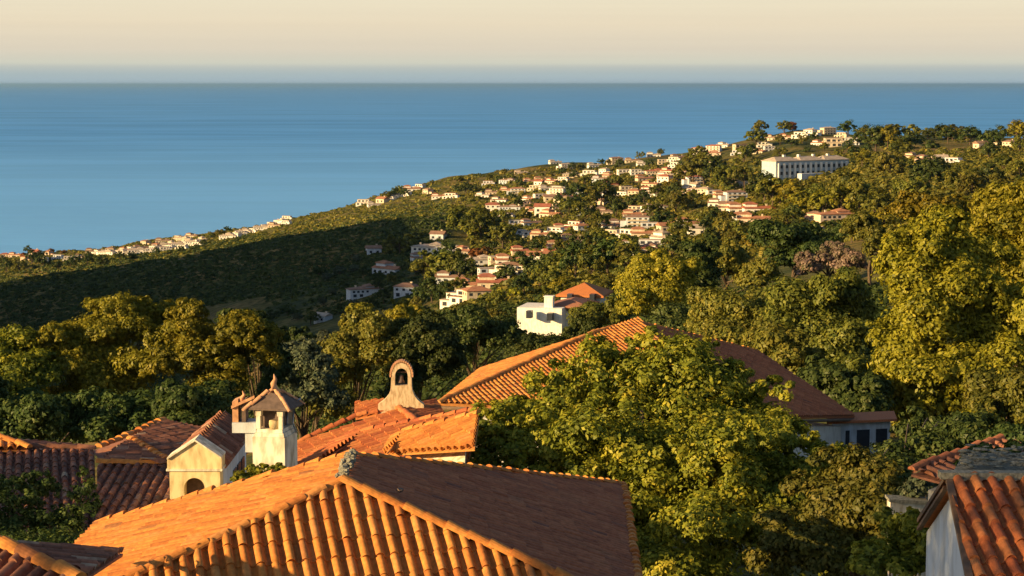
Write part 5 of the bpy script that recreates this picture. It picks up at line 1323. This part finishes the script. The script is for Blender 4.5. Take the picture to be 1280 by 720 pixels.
# warm evening haze lying on the horizon, clear sky above it
mr = N.new('ShaderNodeMapRange'); mr.inputs['From Min'].default_value = 0.0; mr.inputs['From Max'].default_value = 0.05; L.new(sx.outputs['Z'], mr.inputs['Value'])
SB = 0.07
def sc(r, g, b_):
    f = lambda c: ((c / 255 + .055) / 1.055) ** 2.4
    return tuple(f(c) / SB / EXPF for c in (r, g, b_))
EXPOSURE = 1.0; EXPF = 2 ** EXPOSURE
rp = ramp(N, [(0.0, sc(170, 188, 198)), (0.10, sc(174, 188, 190)), (0.17, sc(190, 195, 188)), (0.22, sc(211, 210, 193)), (0.36, sc(222, 211, 190)), (0.62, sc(234, 219, 191)), (0.95, sc(238, 228, 199))])
L.new(mr.outputs[0], rp.inputs['Fac'])
n_ = N.new('ShaderNodeTexNoise'); mpn = N.new('ShaderNodeMapping'); mpn.inputs['Scale'].default_value = (2, 2, 220); L.new(tc.outputs['Generated'], mpn.inputs[0]); L.new(mpn.outputs[0], n_.inputs['Vector']); n_.inputs['Scale'].default_value = 1.5
rn = ramp(N, [(0.3, (0.985, 0.985, 0.99)), (0.7, (1.01, 1.01, 1.008))]); L.new(n_.outputs['Fac'], rn.inputs['Fac'])
mm = N.new('ShaderNodeMix'); mm.data_type = 'RGBA'; mm.blend_type = 'MULTIPLY'; mm.inputs['Factor'].default_value = 1; L.new(rp.outputs['Color'], mm.inputs['A']); L.new(rn.outputs['Color'], mm.inputs['B'])
mf = N.new('ShaderNodeMapRange'); mf.inputs['From Min'].default_value = 0.05; mf.inputs['From Max'].default_value = 0.22; mf.interpolation_type = 'SMOOTHSTEP'; L.new(sx.outputs['Z'], mf.inputs['Value'])
mix = N.new('ShaderNodeMix'); mix.data_type = 'RGBA'; L.new(mf.outputs[0], mix.inputs['Factor']); L.new(mm.outputs['Result'], mix.inputs['A']); L.new(sky.outputs[0], mix.inputs['B'])
L.new(mix.outputs['Result'], bg.inputs['Color']); bg.inputs['Strength'].default_value = SB
mh = bpy.data.materials.new('haze'); mh.use_nodes = True
hn = mh.node_tree.nodes; hn.clear(); ho = hn.new('ShaderNodeOutputMaterial'); pv = hn.new('ShaderNodeVolumePrincipled')
pv.inputs['Color'].default_value = (0.45, 0.74, 1.0, 1); pv.inputs['Density'].default_value = 1.6e-5; pv.inputs['Anisotropy'].default_value = 0.5
mh.node_tree.links.new(pv.outputs[0], ho.inputs['Volume'])
mb = MB(); mb.box((0, 150000, (H + 30 - 262) / 2), (640000, 320000, H + 30 + 262)); hz = mb.build('haze', mh); tag(hz, kind='stuff')
hz['label'] = 'thin blue evening haze in the air over sea and hills'
sun = bpy.data.lights.new('sun', 'SUN'); sun.energy = 5.0; sun.angle = math.radians(0.6); sun.color = (1.0, 0.69, 0.31)
so = bpy.data.objects.new('sun', sun); COL.objects.link(so)
e = math.radians(SUN_EL); a = math.radians(SUN_AZ)
sdir = Vector((-math.cos(e) * math.sin(a), -math.cos(e) * math.cos(a), math.sin(e)))
so.rotation_euler = sdir.to_track_quat('Z', 'Y').to_euler(); so.location = (-50, -30, 220)
cam = bpy.data.cameras.new('camera'); cam.sensor_width = 36; cam.lens = F * 36 / 1280; cam.clip_start = 0.5; cam.clip_end = 1.5e6
co = bpy.data.objects.new('camera', cam); COL.objects.link(co); co.location = (0, 0, H); co.rotation_euler = (math.radians(90) - PITCH, 0, 0); scn.camera = co
scn.view_settings.view_transform = 'Standard'; scn.view_settings.look = 'None'; scn.view_settings.gamma = 1; scn.view_settings.exposure = EXPOSURE; scn.view_settings.use_curve_mapping = False
scn.cycles.max_bounces = 5; scn.cycles.diffuse_bounces = 3; scn.cycles.transmission_bounces = 3; scn.cycles.glossy_bounces = 2
print('COUNTS houses', len(placed), 'trees', len(TP), 'picked', n0)
